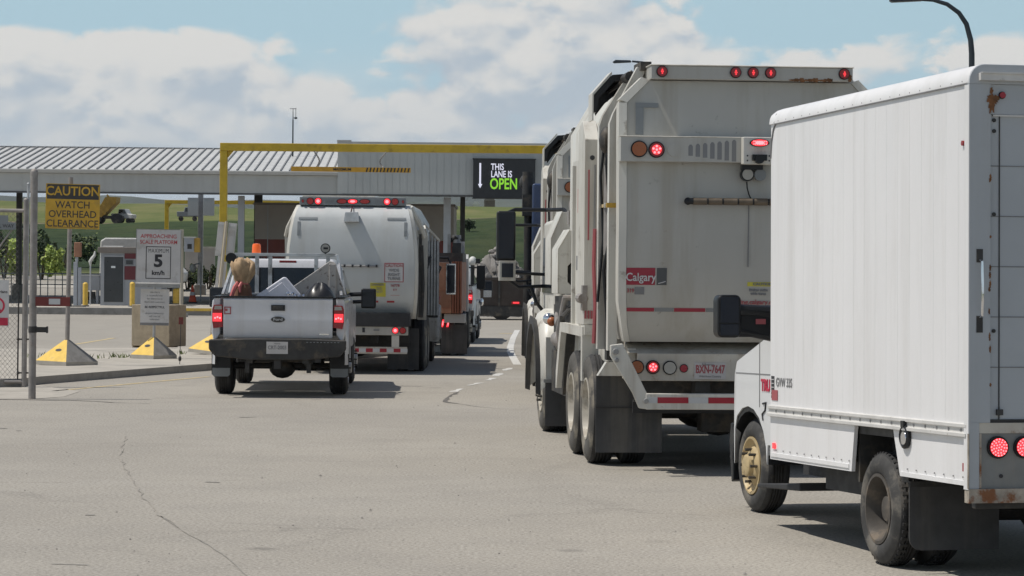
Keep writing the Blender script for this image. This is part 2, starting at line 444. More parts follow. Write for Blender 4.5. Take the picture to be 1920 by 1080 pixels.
# ================================================================== ground, hill, far country
def lerp(pts, y):
    for (a, za), (b, zb) in zip(pts, pts[1:]):
        if y <= b:
            k = max(0.0, (y-a)/(b-a)); k = k*k*(3-2*k) if (b-a) > 60 else k
            return za + (zb-za)*k
    return pts[-1][1]
HILLP = [(-100,0),(122,0),(160,1.25),(240,5.75),(258,6.05),(400,10.35),(470,10.5),(700,7),(1500,-8),(9000,-14)]
def zt(x, y):
    z = lerp(HILLP, y)
    if y > 165: z += (0.35*sin(x*.09+1.3) + 0.25*sin(x*.21+y*.03)) * min(1, (y-165)/60)
    return z

def grid(xs, ys, f, matname, name, kind='structure'):
    b = MB().m(matname)
    vs = [(x, y, f(x, y)) for y in ys for x in xs]; n = len(xs)
    fs = [(j*n+i, j*n+i+1, (j+1)*n+i+1, (j+1)*n+i) for j in range(len(ys)-1) for i in range(n-1)]
    b.mesh(vs, fs)
    o = b.build(name, smooth=60, recalc=False); tag(o, kind=kind)
    return o

def ground_mat():
    m = bpy.data.materials.new('worn_asphalt'); m.use_nodes = True; MATS['worn_asphalt'] = m
    t = NT(m.node_tree); p = t.n['Principled BSDF']
    o = t.node('ShaderNodeTexCoord').outputs['Object']
    base = t.mix(t.sstep(t.noise(o, 0.16, 5, .6), .3, .7), (.336, .310, .268), (.386, .358, .311))
    base = t.mix(t.sstep(t.noise(o, 0.9, 6, .7), .42, .68, 0, .34), base, (.262, .244, .218))
    base = t.mix(t.sstep(t.noise(o, 0.42, 5, .66), .52, .72, 0, .30), base, (.41, .386, .345))
    # tyre-polished lanes and cross smears
    lane = t.noise(t.vmul(o, (0.55, 0.06, 1)), 1.0, 4, .55)
    base = t.mix(t.sstep(lane, .45, .75, 0, .30), base, (.275, .256, .226))
    smear = t.noise(t.vmul(o, (0.35, 2.6, 1)), 1.0, 5, .62)
    base = t.mix(t.sstep(smear, .60, .78, 0, .28), base, (.225, .210, .192))
    # aggregate
    g = t.noise(o, 38.0, 2, .7); g2 = t.noise(o, 16.0, 4, .7)
    base = t.mix(t.sstep(g, .48, .36, 0, .58), base, (.14, .13, .115))
    base = t.mix(t.sstep(g, .54, .66, 0, .45), base, (.56, .53, .48))
    base = t.mix(t.sstep(g2, .35, .65, 0, .16), base, (.21, .197, .178))
    vr = t.node('ShaderNodeTexVoronoi', feature='DISTANCE_TO_EDGE'); vr.inputs['Scale'].default_value = .23
    wob = t.node('ShaderNodeVectorMath', operation='ADD'); t.put(wob.inputs[0], o); t.put(wob.inputs[1], t.xyz(t.math('MULTIPLY', g2, 1.1), t.math('MULTIPLY', t.noise(o, 1.1, 3), 1.6), 0.0)); t.put(vr.inputs['Vector'], wob.outputs[0])
    hair = t.math('MULTIPLY', t.sstep(vr.outputs['Distance'], .010, .002), t.sstep(t.noise(o, .35, 3), .46, .60, 0, .34))
    base = t.mix(hair, base, (.15, .14, .125))
    dv = t.node('ShaderNodeTexVoronoi'); dv.inputs['Scale'].default_value = .8; t.put(dv.inputs['Vector'], o)
    drip = t.math('MULTIPLY', t.sstep(dv.outputs['Distance'], .13, .03), t.sstep(t.noise(o, .5, 2), .50, .60, 0, .55))
    base = t.mix(drip, base, (.13, .122, .11))
    spots = t.noise(o, 2.3, 5, .72)
    base = t.mix(t.sstep(spots, .68, .75, 0, .55), base, (.16, .148, .132))
    t.put(p.inputs['Base Color'], base); p.inputs['Roughness'].default_value = .85
    p.inputs['Specular IOR Level'].default_value = .3
    b = t.node('ShaderNodeBump'); b.inputs['Strength'].default_value = .35; b.inputs['Distance'].default_value = .012
    t.put(b.inputs['Height'], t.math('ADD', g, g2)); t.put(p.inputs['Normal'], b.outputs[0])
def hill_mat():
    m = bpy.data.materials.new('hill_grass'); m.use_nodes = True; MATS['hill_grass'] = m
    t = NT(m.node_tree); p = t.n['Principled BSDF']
    o = t.node('ShaderNodeTexCoord').outputs['Object']; y = t.sep(o)[1]
    wob = t.math('MULTIPLY', t.math('SUBTRACT', t.noise(o, .05, 4), .5), 14.0)
    yy = t.math('ADD', y, wob)
    n = t.noise(o, .35, 6, .7); n2 = t.noise(t.vmul(o, (.10, .02, .1)), 1.0, 4, .6)
    dark = t.mix(t.sstep(n, .35, .65), (.020, .034, .017), (.036, .054, .026))
    mid = t.mix(t.sstep(n, .35, .65), (.036, .057, .025), (.058, .080, .033))
    lower = t.mix(t.sstep(yy, 185, 238), dark, mid)
    up = t.mix(t.sstep(n, .3, .7), (.105, .130, .046), (.138, .160, .060))
    up = t.mix(t.sstep(n2, .45, .65, 0, .7), up, (.20, .19, .085))
    lower = t.mix(t.sstep(t.noise(t.vmul(o, (.12, .05, .1)), 1.0, 5, .65), .48, .66, 0, .6), lower, (.062, .074, .033))
    c = t.mix(t.sstep(yy, 247, 262), lower, up)
    dirt = t.math('MULTIPLY', t.sstep(yy, 236, 240), t.sstep(yy, 254, 248))
    c = t.mix(t.math('MULTIPLY', dirt, t.sstep(n, .30, .50, .15, .85)), c, (.27, .21, .15))
    near = t.sstep(y, 176, 164)
    c = t.mix(near, c, t.mix(t.sstep(n, .3, .7), (.10, .12, .05), (.16, .165, .08)))
    t.put(p.inputs['Base Color'], c); p.inputs['Roughness'].default_value = .95; p.inputs['Specular IOR Level'].default_value = .1
    b = t.node('ShaderNodeBump'); b.inputs['Strength'].default_value = .8; b.inputs['Distance'].default_value = .6
    t.put(b.inputs['Height'], n); t.put(p.inputs['Normal'], b.outputs[0])
ground_mat(); hill_mat()
mat('far_hill_ground', (.075, .085, .06), .95, var=.35, scale=.004, spec=.1)

xs_a = [-60+4*i for i in range(31)]
ys_a = [-40+8*i for i in range(20)] + [120,122,126,132,140,150,158]
grid(xs_a, sorted(set(ys_a)), lambda x, y: zt(x, y), 'worn_asphalt', 'asphalt_yard')
xs_t = [-5000,-2500,-1200,-600,-300,-200] + [-150+6*i for i in range(51)] + [200,300,600,1200,2500,5000]
ys_t = [-300,-60,60,110,118,122,130,140,150,158,162,170,180,195,210,225,235,240,246,252,258,270,300,340,370,400,430,470,550,700,1000,1500,2500,5000,9000]
grid(xs_t, ys_t, lambda x, y: zt(x, y) - (0.07 if y < 160 else 0.0), 'hill_grass', 'grass_hill')
# far country: two low ranges
def rng_hill(x, base, amp, s):
    return base + amp*(sin(x/s+.7)*.5 + sin(x/(s*.37)+2.1)*.3 + sin(x/(s*.13))*.2)
b = MB().m('far_hill_ground')
for (Y, base, amp, s) in ((6500, 164, 20, 420), (5200, 118, 14, 300)):
    xs = [-4200+60*i for i in range(141)]
    b.loft([[(x, Y-900, -30) for x in xs], [(x, Y-200, rng_hill(x, base, amp, s)*.72) for x in xs],
            [(x, Y, rng_hill(x, base, amp, s)) for x in xs], [(x, Y+900, -30) for x in xs]], caps=False, closed=False)
tag(b.build('distant_hills', smooth=60), kind='structure')

# ---------------------------------------------------------------- kerbed islands
def slab(name, poly, z0, z1, mtop, mside):
    b = MB(); n = len(poly)
    b.m(mtop).mesh([(p[0], p[1], z1) for p in poly], [tuple(range(n))])
    b.m(mside).mesh([(p[0], p[1], z) for z in (z0, z1) for p in poly], [(i, (i+1) % n, n+(i+1) % n, n+i) for i in range(n)])
    o = b.build(name, smooth=0); tag(o, kind='structure'); return o
kA, kB, kC, kD = gr(-330, 734), gr(40, 725), gr(70, 721), gr(389, 695)
kdir = (kD-kC).normalized()
kE = kD + kdir*14
kF = kE + Vector((-1.4, .6, 0)); kG = gr(330, 662); kH = gr(-330, 668)
ISL = .125
slab('kerb_island', [kA, kB, kC, kD, kE, kF, kG, kH], -.05, ISL, 'island_top', 'kerb_concrete')
slab('scale_island', [(-40, 102.6), (-11.3, 102.6), (-9.6, 104.2), (-9.6, 128), (-40, 128)], -.05, .26, 'island_top', 'concrete_dark')
b = MB().m('yellow_paint')
b.box((-13.6, 102.56, .17), (-11.3, 102.598, .275)).prism([(-11.3,102.55),(-9.55,104.17),(-9.60,104.2),(-11.34,102.6)], 'z', .17, .275)
tag(b.build('kerb_paint', smooth=0), kind='structure')

# ---------------------------------------------------------------- paint and cracks on the road, laid 4 mm proud
def ribbon(name, pts, w, matname, dz=.004, jitter=0.0):
    b = MB().m(matname); pts = [Vector(p) for p in pts]
    # resample
    fine = []
    for p, q in zip(pts, pts[1:]):
        n = max(1, int((q-p).length/(.25 if jitter else 1.0)))
        fine += [p.lerp(q, i/n) for i in range(n)]
    fine.append(pts[-1])
    L, Rr = [], []
    for i, p in enumerate(fine):
        d = (fine[min(i+1, len(fine)-1)] - fine[max(0, i-1)]); d.z = 0; d.normalize()
        nrm = Vector((-d.y, d.x, 0)); off = nrm*random.uniform(-jitter, jitter)
        ww = w*(1 if not jitter else random.uniform(.35, 1.2))
        for lst, s in ((L, .5), (Rr, -.5)):
            q = p + nrm*ww*s + off; q.z = zt(q.x, q.y) + dz; lst.append(q)
    b.loft([L, Rr], caps=False, closed=False)
    o = b.build(name, smooth=0); tag(o, kind='structure')
    for pl in o.data.polygons:
        if pl.normal.z < 0: pl.flip()
    return o
ribbon('yellow_edge_line', [gr(100, 733.5), gr(392, 706.5)], .10, 'road_yellow')
ribbon('yellow_edge_line', [gr(143, 645.5), gr(214, 634)], .13, 'road_yellow')
ribbon('yellow_stop_line', [gr(937, 625.5), gr(962, 625.5)], .35, 'road_yellow')
ribbon('white_lane_line', [gr(970, 619), gr(962, 634), gr(957, 650), gr(957, 660), gr(963, 672), gr(970, 684)], .16, 'road_white')
for a, c in (((957,690),(946,695)), ((939,700),(929,705)), ((924,709),(914,713)), ((900,718),(879,723)), ((866,729),(848,735))):
    ribbon('white_lane_dash', [gr(*a), gr(*c)], .14, 'road_white', jitter=.02)
ribbon('pavement_crack', [gr(856, 736), gr(842, 745), gr(833, 752), gr(845, 756), gr(858, 757)], .07, 'crack_tar', jitter=.03)
ribbon('pavement_crack', [gr(858, 757), gr(900, 763), gr(940, 766), gr(990, 768)], .04, 'crack_faint', jitter=.03)
ribbon('pavement_crack', [gr(-60, 748.5), gr(60, 750), gr(130, 751), gr(180, 753), gr(215, 755)], .10, 'crack_tar', jitter=.03)
ribbon('pavement_crack', [gr(215, 755), gr(280, 757)], .05, 'crack_faint', jitter=.02)
ribbon('pavement_crack', [gr(238, 818), gr(228, 838), gr(226, 862), gr(238, 884), gr(254, 912), gr(274, 940), gr(300, 966), gr(330, 988), gr(362, 1006), gr(378, 1015)], .016, 'crack_ghost', jitter=.02)
ribbon('pavement_crack', [gr(374, 1014), gr(404, 1032), gr(424, 1047), gr(444, 1062), gr(470, 1084)], .012, 'crack_faint', jitter=.012)
ribbon('pavement_crack', [gr(300, 968), gr(318, 980), gr(334, 990)], .010, 'crack_faint', jitter=.01)
for (x0, y0, x1, y1, w) in ((95,1058,165,1060,.05), (160,966,178,966,.06), (384,904,412,905,.05), (0,803,10,804,.10), (30,808,40,808,.1), (450,783,480,782,.06)):
    ribbon('tar_smear', [gr(x0, y0), gr(x1, y1)], w, 'crack_faint', jitter=.01)
ribbon('pavement_joint', [gr(60, 663), gr(215, 671), gr(330, 664)], .05, 'crack_tar', dz=ISL+.004, jitter=.02)
# pale concrete apron between the kerb and the drive
b = MB().m('island_top')
ap = [gr(-330, 749), gr(60, 748.5), gr(120, 744), gr(150, 734), gr(70, 722.5), gr(40, 726.5), gr(-330, 735.5)]
b.mesh([(p.x, p.y, .004) for p in ap], [tuple(range(len(ap)))])
o = b.build('concrete_apron', smooth=0); tag(o, kind='structure')
# dry weeds in the joints
b = MB().m('weed_green')
def tuft(b, c, h, n, spread):
    for _ in range(n):
        a = random.uniform(0, 2*pi); r = random.uniform(0, spread)
        p = Vector(c) + Vector((cos(a)*r, sin(a)*r, 0))
        lean = Vector((random.uniform(-.5,.5)*h, random.uniform(-.5,.5)*h, h*random.uniform(.5,1)))
        w = Vector((cos(a+1.5), sin(a+1.5), 0))*.012
        b.mesh([p-w, p+w, p+lean*.6+w*.7, p+lean], [(0,1,2,3)])
for (px, py, n) in ((82,667,8), (96,668,8), (110,668,14), (130,670,8), (150,671,6), (186,672,10), (214,670,16), (228,671,8), (250,670,6), (300,667,6), (60,671,10), (340,664,10)):
    g = gr(px, py, ISL)
    tuft(b, (g.x, g.y, ISL), .12, n, .25)
for (px, py) in ((20,722),(5,724),(30,723)):
    g = gr(px, py); tuft(b, (g.x, g.y, .0), .12, 14, .12)
tag(b.build('weeds', smooth=0, recalc=False), kind='stuff')

# ================================================================== canopy over the weigh scales
CY = R(1.6)
cO = at(633, 363.5, 112)
canopy = thing('scale_canopy', 'long drive-through canopy with ribbed white metal roof and grey sheet-metal front', 'canopy', (cO.x, cO.y, 0), CY)
ZU, ZE, ZR, ZP = 4.83, 5.74, 7.05, 6.90
LX0, LX1, FX1, DEP = -34.0, 0.0, 11.0, 10.5
b = MB().m('roof_metal')
b.loft([[(LX0, .0, ZE), (LX0, DEP, ZR), (LX0, 2*DEP, ZE), (LX0, 2*DEP, ZE-.08), (LX0, DEP, ZR-.08), (LX0, 0, ZE-.08)],
        [(LX1, .0, ZE), (LX1, DEP, ZR), (LX1, 2*DEP, ZE), (LX1, 2*DEP, ZE-.08), (LX1, DEP, ZR-.08), (LX1, 0, ZE-.08)]])
roof = b.build('roof', canopy, smooth=0)
b = MB().m('roof_seam')
x = LX1-.2
while x > LX0:
    b.prism([(-.01, ZE+.0), (DEP-.05, ZR+.0), (DEP-.05, ZR+.055), (-.01, ZE+.055)], 'x', x-.022, x+.022); x -= .355
b.build('standing_seam', roof, smooth=0)
b = MB().m('roof_seam').box((LX0, DEP-.14, ZR-.01), (LX1, DEP+.14, ZR+.045)); b.build('ridge_cap', roof, smooth=0)
b = MB().m('fascia_metal').box((LX0, .02, ZU), (LX1, .14, ZE-.17))
x = LX1-.6
b.m('gutter_metal')
while x > LX0:
    b.box((x-.012, .008, ZU+.02), (x+.012, .02, ZE-.19)); x -= 1.22
b.m('soffit_dark').box((LX0, -.002, ZU-.07), (LX1, .15, ZU))
b.build('fascia', canopy, smooth=0)
b = MB().m('gutter_metal').prism([(-.12, ZE-.16), (.02, ZE-.16), (.02, ZE-.003), (-.15, ZE-.003), (-.16, ZE-.04)], 'x', LX0, LX1)
b.build('gutter', canopy, smooth=0)
b = MB().m('facade_metal').box((.004, -.30, ZU), (FX1, .1, ZP))
x = .16
while x < FX1-.1:
    b.m('facade_metal').box((x, -.312, ZU+.03), (x+.255, -.30, ZP-.05)); x += .30
b.m('soffit_dark').box((0.0, -.33, ZU-.07), (FX1, .12, ZU)).m('gutter_metal').box((-.02, -.345, ZP-.04), (FX1, .12, ZP+.06)).box((-.03, -.36, ZP+.06), (.55, .14, ZP+.12))
b.build('front_panel', canopy, smooth=0)
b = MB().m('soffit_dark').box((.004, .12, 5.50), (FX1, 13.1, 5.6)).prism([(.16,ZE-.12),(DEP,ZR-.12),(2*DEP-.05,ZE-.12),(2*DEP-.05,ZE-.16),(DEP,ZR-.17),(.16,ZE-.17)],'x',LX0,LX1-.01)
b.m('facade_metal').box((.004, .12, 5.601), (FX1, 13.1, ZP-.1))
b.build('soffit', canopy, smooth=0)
ci = Matrix.Rotation(-CY, 3, 'Z')
def canopy_local(px, py, Y):
    p = at(px, py, Y); q = ci @ Vector((p.x-cO.x, p.y-cO.y, 0)); return q.x, q.y
for (px, Y, w, mn, z1) in ((838, 113.5, .30, 'column_paint', ZU-.07), (452, 113.5, .26, 'column_paint', ZU-.07), (867, 124.0, .22, 'column_shaded', 5.5),
                           (484, 124.0, .36, 'column_shaded', 5.6), (376, 134.6, .24, 'galvanised', 5.75), (36, 124.3, .25, 'column_shaded', 5.6), (240, 113.6, .10, 'column_shaded', ZU-.07)):
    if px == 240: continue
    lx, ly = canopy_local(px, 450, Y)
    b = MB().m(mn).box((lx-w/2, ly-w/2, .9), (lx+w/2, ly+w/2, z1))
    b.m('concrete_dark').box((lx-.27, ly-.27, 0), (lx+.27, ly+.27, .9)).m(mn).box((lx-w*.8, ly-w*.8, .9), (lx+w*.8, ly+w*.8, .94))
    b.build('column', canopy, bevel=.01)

# ---- electronic lane sign hung on the front of the canopy
lp, rp = canopy_local(887, 330, 112), canopy_local(1003, 330, 112)
sw = (rp[0]-lp[0]); sx = (rp[0]+lp[0])/2
def canopy_world(x, y, z):
    q = Matrix.Rotation(CY, 3, 'Z') @ Vector((x, y, 0)); return (cO.x+q.x, cO.y+q.y, z)
sign = thing('lane_sign', 'black electronic board reading THIS LANE IS OPEN with a white down arrow', 'lane sign', canopy_world(sx, -.36, 4.72), CY)
sh = 1.56
b = MB().m('led_black').box((-sw/2, -.22, 0), (sw/2, 0, sh)).m('dark_steel')
b.box((-sw/2-.03, -.25, sh), (sw/2+.03, 0, sh+.04)).box((-sw/2-.03, -.25, -.04), (sw/2+.03, 0, 0)); b.build('cabinet', sign, smooth=0)
def srf(px, py):                                             # photo place -> sign face coordinates
    k = sw/116.0; return (px-945)*k, sh - (py-297)*k*1.0
b = MB().m('led_white')
x0, z0 = srf(900, 304); x1, z1 = srf(900, 351)
b.box((x0-.035, -.235, z1+.16), (x0+.035, -.222, z0)).prism([(x0-.09, z1+.17), (x0+.09, z1+.17), (x0, z1)], 'y', -.235, -.222)
for body, px, py, size, sxs, al in (('THIS', 920, 311.5, .37, .70, 'LEFT'), ('LANE IS', 920, 325, .37, .68, 'LEFT')):
    cx, cz = srf(px, py); b.text(body, size, T(cx, -.226, cz) @ REAR, .004, sxs, .006, al)
b.build('white_message', sign, smooth=0)
b = MB().m('led_green'); cx, cz = srf(918, 343.5)
b.text('OPEN', .62, T(cx, -.226, cz) @ REAR, .004, .70, .012, 'LEFT'); b.build('green_message', sign, smooth=0)

# ---- thin radio mast on the roof
p = at(549, 268, 119)
mast = thing('antenna_mast', 'thin dark radio mast standing above the canopy roof', 'antenna', (p.x, p.y, 0))
zt_ = at(549, 203, 119).z
b = MB().m('lamp_post_dark').cyl((0,0,ZR-.5), (0,0,zt_-.5), .035, .028, 8).cyl((0,0,zt_-.5), (0,0,zt_), .02, .012, 8); b.build('mast', mast)
b = MB().m('lamp_post_dark').cyl((0,0,zt_-.42), (.12,0,zt_-.42), .012, n=6).ball((.12,0,zt_-.42), (.07,.07,.05)).cyl((.12,0,zt_-.42),(.12,0,zt_+.02), .012, n=6).cyl((-.14,0,zt_-.02), (.14,0,zt_-.02), .014, n=6)
b.build('wind_sensor', mast)

# ---- scale house under the canopy
pl, pr = at(478, 380, 118.5), at(851, 380, 118.5)
house = thing('scale_house', 'flat roofed tan scale house with maroon lower wall under the canopy', 'building', (pl.x, 118.5, 0))
w = pr.x-pl.x; zt_ = 4.60; zm = 3.02
b = MB().m('house_tan').box((0, 0, zm), (w, 6, zt_-.1)).m('house_maroon').box((0, .0, .3), (w, 6, zm)).m('concrete').box((-.05,-.05,0), (w+.05,6.05,.3)); 
b.m('booth_frame')
for x in (.56, 1.9, 3.4, 5.2, 6.9):
    b.box((x-.02, -.012, .31), (x+.02, -.001, zt_-.11))
b.build('wall', house, smooth=0)
b = MB().m('booth_roof').box((-.06,-.06,zt_-.1), (w+.06,6.06,zt_)); b.build('roof', house, smooth=0)
for x in (2.2, 3.7, 5.5):
    b = MB().m('booth_frame').box((x, -.03, 1.1), (x+1.1, -.001, 2.3)).m('glass_dark').box((x+.06, -.04, 1.16), (x+1.04, -.031, 2.24)); b.build('window', house, smooth=0)

# ---- ticket booth on the island
p = at(188, 578, 108.5); W2 = at(302, 578, 108.5).x - p.x
booth = thing('ticket_booth', 'small grey booth with dark door and maroon panels on the scale island', 'booth', (p.x, 108.5, .26))
k = W2/114.0
def bx(px): return (px-188)*k
H = 2.08
b = MB().m('booth_frame').box((0,0,0), (W2, 1.9, H)); b.build('wall', booth, smooth=0)
b = MB().m('booth_roof').box((-.10,-.12,H), (W2+.1, 2.0, H+.22)).m('far_white').box((.1,-.10,H+.22), (.9,.4,H+.27)); b.build('roof', booth, bevel=.02)
b = MB().m('door_dark').box((bx(195),-.025,.14), (bx(231),-.002,H-.16)).m('booth_frame').box((bx(193.5),-.04,.1), (bx(195),-.003,H-.1)).box((bx(231),-.04,.1), (bx(232.5),-.003,H-.1)).box((bx(193.5),-.042,H-.16),(bx(232.5),-.003,H-.10))
d = b.build('door', booth, smooth=0)
b = MB().m('chrome').box((bx(208),-.05,1.48), (bx(216),-.027,1.56)); b.build('door_plate', d, smooth=0)
b = MB().m('booth_maroon').box((bx(233),-.02,1.85), (W2-.02,-.002,H-.02)).box((bx(233),-.02,1.02), (W2-.02,-.002,1.56)); b.build('maroon_panel', booth, smooth=0)
b = MB().m('reflector_grey').box((bx(234),-.03,1.60), (bx(250),-.002,1.82)).m('door_dark').box((bx(236),-.035,1.63), (bx(248.5),-.031,1.79)); b.build('window', booth, smooth=0)

# ================================================================== height gauges (yellow gantries)
def gantry(label, x0, x1, Y, ztop, post_w, beam_h, gap_sign=None):
    g = thing('height_gantry', label, 'height gantry', ((x0+x1)/2, Y, 0), 0, 'yellow height gantries')
    hx = (x1-x0)/2
    for s in (-1, 1):
        b = MB().m('gantry_yellow').box((s*hx-post_w/2, -post_w/2, 0), (s*hx+post_w/2, post_w/2, ztop-beam_h-.002)).m('concrete').cyl((s*hx,0,-.02), (s*hx,0,.05), .35, n=16)
        b.box((s*hx-.2,-.2,.05),(s*hx+.2,.2,.08)); b.build('post', g, bevel=.012)
    b = MB().m('gantry_yellow').box((-hx-post_w/2, -post_w/2-.004, ztop-beam_h), (hx+post_w/2, post_w/2+.004, ztop))
    for s in (-1, 1): b.prism([(s*(hx-post_w/2), ztop-beam_h-.001), (s*(hx-post_w/2-.16), ztop-beam_h-.001), (s*(hx-post_w/2), ztop-beam_h-.19)], 'y', -.02, .02)
    b.build('beam', g, bevel=.012)
    return g
GY = 70.0
gl = at(420, 268, GY); gz = gl.z
gantry('large yellow height gantry across the queue before the canopy', gl.x, gl.x+11.4, GY, gz, .185, .20)
gl2 = at(313, 375, 140)
gantry('smaller yellow gantry far beyond the canopy columns', gl2.x, gl2.x+7.2, 140, gl2.z, .2, .19)
# ---- clearance bar on chains
pa, pb = at(546, 317, GY-.1), at(770, 317.5, GY-.1)
bar = thing('clearance_bar', 'orange striped clearance bar hanging on chains from the yellow gantry', 'clearance bar', ((pa.x+pb.x)/2, GY-.1, pa.z), 0, ry=R(.25))
L = (pb.x-pa.x)/2
mat('bar_orange', (.55, .30, .03), .55, var=.1)
b = MB().m('bar_orange').box((-L,-.04,-.06), (L,.04,.06))
b.m('ink_black').text('MAXIMUM', .085, T(-.22, -.042, 0) @ REAR, .002, 1.15, .003)
for i in range(13):
    xx = .38 + i*.088
    b.prism([(xx, -.055), (xx+.035, -.055), (xx+.06, .055), (xx+.025, .055)], 'y', -.043, -.0395)
b.build('bar', bar, smooth=0)
for x, kink in ((-.88, .07), (.82, -.09)):
    b = MB().m('grey_steel'); zz = .06; pts = []
    top = gz-.2-pa.z
    for i in range(9):
        q = i/8; pts.append((x + kink*sin(q*pi*1.3), .06*sin(q*5), zz + (top-zz)*q))
    b.tube(pts, .016, 6)
    for q in pts[1:-1]: b.ball(q, .024, 6, 4)
    b.build('chain', bar)

# ---- loose grit on the asphalt
b = MB().m('crack_tar'); rg = random.Random(11)
for i in range(150):
    px, py = rg.uniform(-60, 1400), 745+ (rg.random()**1.4)*335
    g = gr(px, py); r = rg.uniform(.004, .009) if i % 9 else rg.uniform(.010, .018)
    b.m(('crack_faint','kerb_concrete','crack_tar')[i % 3]).xf(Matrix.Translation((g.x, g.y, r*.35)) @ Matrix.Rotation(rg.uniform(0, 6), 4, 'Z'))
    b.mesh([(-r*1.3,0,0),(0,-r,0),(r*1.1,.2*r,0),(.1*r,r,0),(-.2*r,0,r*.8),(.4*r,.1*r,r*.6)], [(0,1,4),(1,2,5),(1,5,4),(2,3,5),(3,0,4),(3,4,5)])
b.xf(); tag(b.build('loose_grit', smooth=0), kind='stuff')

# ================================================================== gate, signs and small furniture on the left
# ---- tall gate post
p = gr(60, 748)
post = thing('gate_post', 'tall grey steel gate post with domed cap standing on the asphalt edge', 'gate post', (p.x, p.y, 0), ry=R(.15))
zt_ = at(65, 316, p.y).z
b = MB().m('galvanised_worn').cyl((0,0,-.02), (0,0,zt_-.05), .052, n=18); b.build('pole', post)
b = MB().m('galvanised_worn').ball((0,0,zt_-.055), (.056,.056,.055), 16, 8).cyl((0,0,zt_-.09), (0,0,zt_-.05), .057, n=18); b.build('cap', post)
z1, z2 = at(65, 617, p.y).z, at(65, 565, p.y).z
b = MB().m('dark_steel').box((.05,-.03,z1-.045), (.20,.03,z1+.03)).box((.195,-.036,z1-.055), (.215,.036,z1+.04)).cyl((0,0,z1-.05), (0,0,z1+.04), .062, n=16); b.build('latch_bracket', post, bevel=.004)
b = MB().m('barrier_red').box((.03,-.032,z2-.065), (.53,.02,z2+.065)).m('dark_steel').box((.53,-.035,z2-.07),(.545,.025,z2+.07)); 
b.m('reflector_white').box((.23,-.0345,z2-.04), (.39,-.0325,z2+.04)); b.build('barrier_stub', post, bevel=.003)
# ---- chain-link gate leaf
p = gr(45, 726); GYY = p.y
gate = thing('mesh_gate', 'chain-link gate leaf in a grey tube frame with notices on it', 'gate', (p.x, GYY, 0))
k = GYY/F_PX
def gp(px, py): q = at(px, py, GYY); return q.x-p.x, q.z
b = MB().m('galvanised_worn')
ux, zb_ = gp(45, 718); _, ztop = gp(47, 376); rx, zr = gp(20, 395)
LXG = -2.6
b.cyl((ux,0,zb_-.05), (ux+.012,0,ztop), .040, n=14).ball((ux+.012,0,ztop), .042, 12, 6)
b.cyl((ux-.02,0,zr), (LXG,0,zr+.02), .030, n=10).cyl((ux,0,zb_+.02), (LXG,0,zb_-.01), .032, n=10).cyl((LXG,0,zb_-.03), (LXG,0,zr+.05), .035, n=10)
fr = b.build('frame', gate)
b = MB().m('galvanised'); x, z = gp(52, 345); b.cyl((x-.012,.06,.9), (x,.06,z), .021, n=10).ball((x,.06,z), .024, 10, 6); b.build('drop_rod', gate)
b = MB().m('dark_steel'); x, z = gp(35, 560); x2, z2 = gp(33, 712); b.cyl((x,0,z+.1), (x2,0,z2), .012, n=8)
for py in (636, 699):
    xx, zz = gp(35, py); b.cyl((xx-.03,-.01,zz), (xx+.25,-.01,zz), .012, n=8).ball((xx,-.015,zz), .022, 8, 5)
b.build('tension_bar', gate)
b = MB().m('galvanised_worn'); xa, za = gp(24, 428); xb, zb2 = gp(-60, 545); b.cyl((xa,0,za), (xb,0,zb2), .014, n=8); b.build('brace', gate)
b = MB().m('galvanised_worn'); s = .072; xr = gp(35, 600)[0]; xl = LXG; zlo, zhi = zb_+.03, zr-.02
for sgn in (1, -1):
    c0 = -4.0
    while c0 < 6.5:
        # line z = zlo + sgn*(x-xl)*1.15 + c
        pts = []
        for x in (xl, xr): pts.append((x, zlo + sgn*(x-xl)*1.15 + c0))
        (xa, za), (xb, zb2) = pts
        def clip(t): return xa + (xb-xa)*t, za + (zb2-za)*t
        t0, t1 = 0.0, 1.0; dz = zb2-za
        ta, tb = (zlo-za)/dz, (zhi-za)/dz
        if ta > tb: ta, tb = tb, ta
        t0, t1 = max(t0, ta), min(t1, tb)
        if t1 - t0 > .005:
            A, B = clip(t0), clip(t1)
            b.cyl((A[0], .004*sgn, A[1]), (B[0], .004*sgn, B[1]), .0022, n=4, caps=False)
        c0 += s*1.15
b.build('chain_link', gate)
xa, za = gp(-46, 611); xb, zb2 = gp(18, 525)
b = MB().m('sign_white').box((xa,-.05,za), (xb,-.042,zb2)); h = zb2-za; wv = xb-xa
cx, cz = gp(-6, 573)
ring = [(-.052,.135),(-.0545,.135),(-.0545,.105),(-.052,.105)]
b.m('no_entry_red').loft([[(cx+r*cos(2*pi*i/28), y, cz+r*sin(2*pi*i/28)) for (y, r) in ring] for i in range(29)], caps=False)
b.mesh([(cx-.085,-.0535,cz+.075),(cx-.065,-.0535,cz+.092),(cx+.085,-.0535,cz-.075),(cx+.065,-.0535,cz-.092)], [(0,1,2,3)])
b.box((xa+.01,-.0545,za+.012), (xb-.012,-.0505,za+.13))
b.m('ink_black').ball((cx+.01,-.051,cz+.06), (.02,.003,.02)).tube([(cx+.01,-.051,cz+.035),(cx,-.051,cz-.02)], .016, 6).tube([(cx,-.051,cz-.02),(cx+.035,-.051,cz-.075)], .011, 6).tube([(cx,-.051,cz-.02),(cx-.035,-.051,cz-.075)], .011, 6)
b.text('Pedestrians', .066, T(xb-.02, -.0525, gp(0, 547)[1]) @ REAR, .001, 1.0, .001, 'RIGHT')
b.build('pedestrian_notice', gate, smooth=0)
xa, za = gp(-60, 430); xb, zb2 = gp(31, 404)
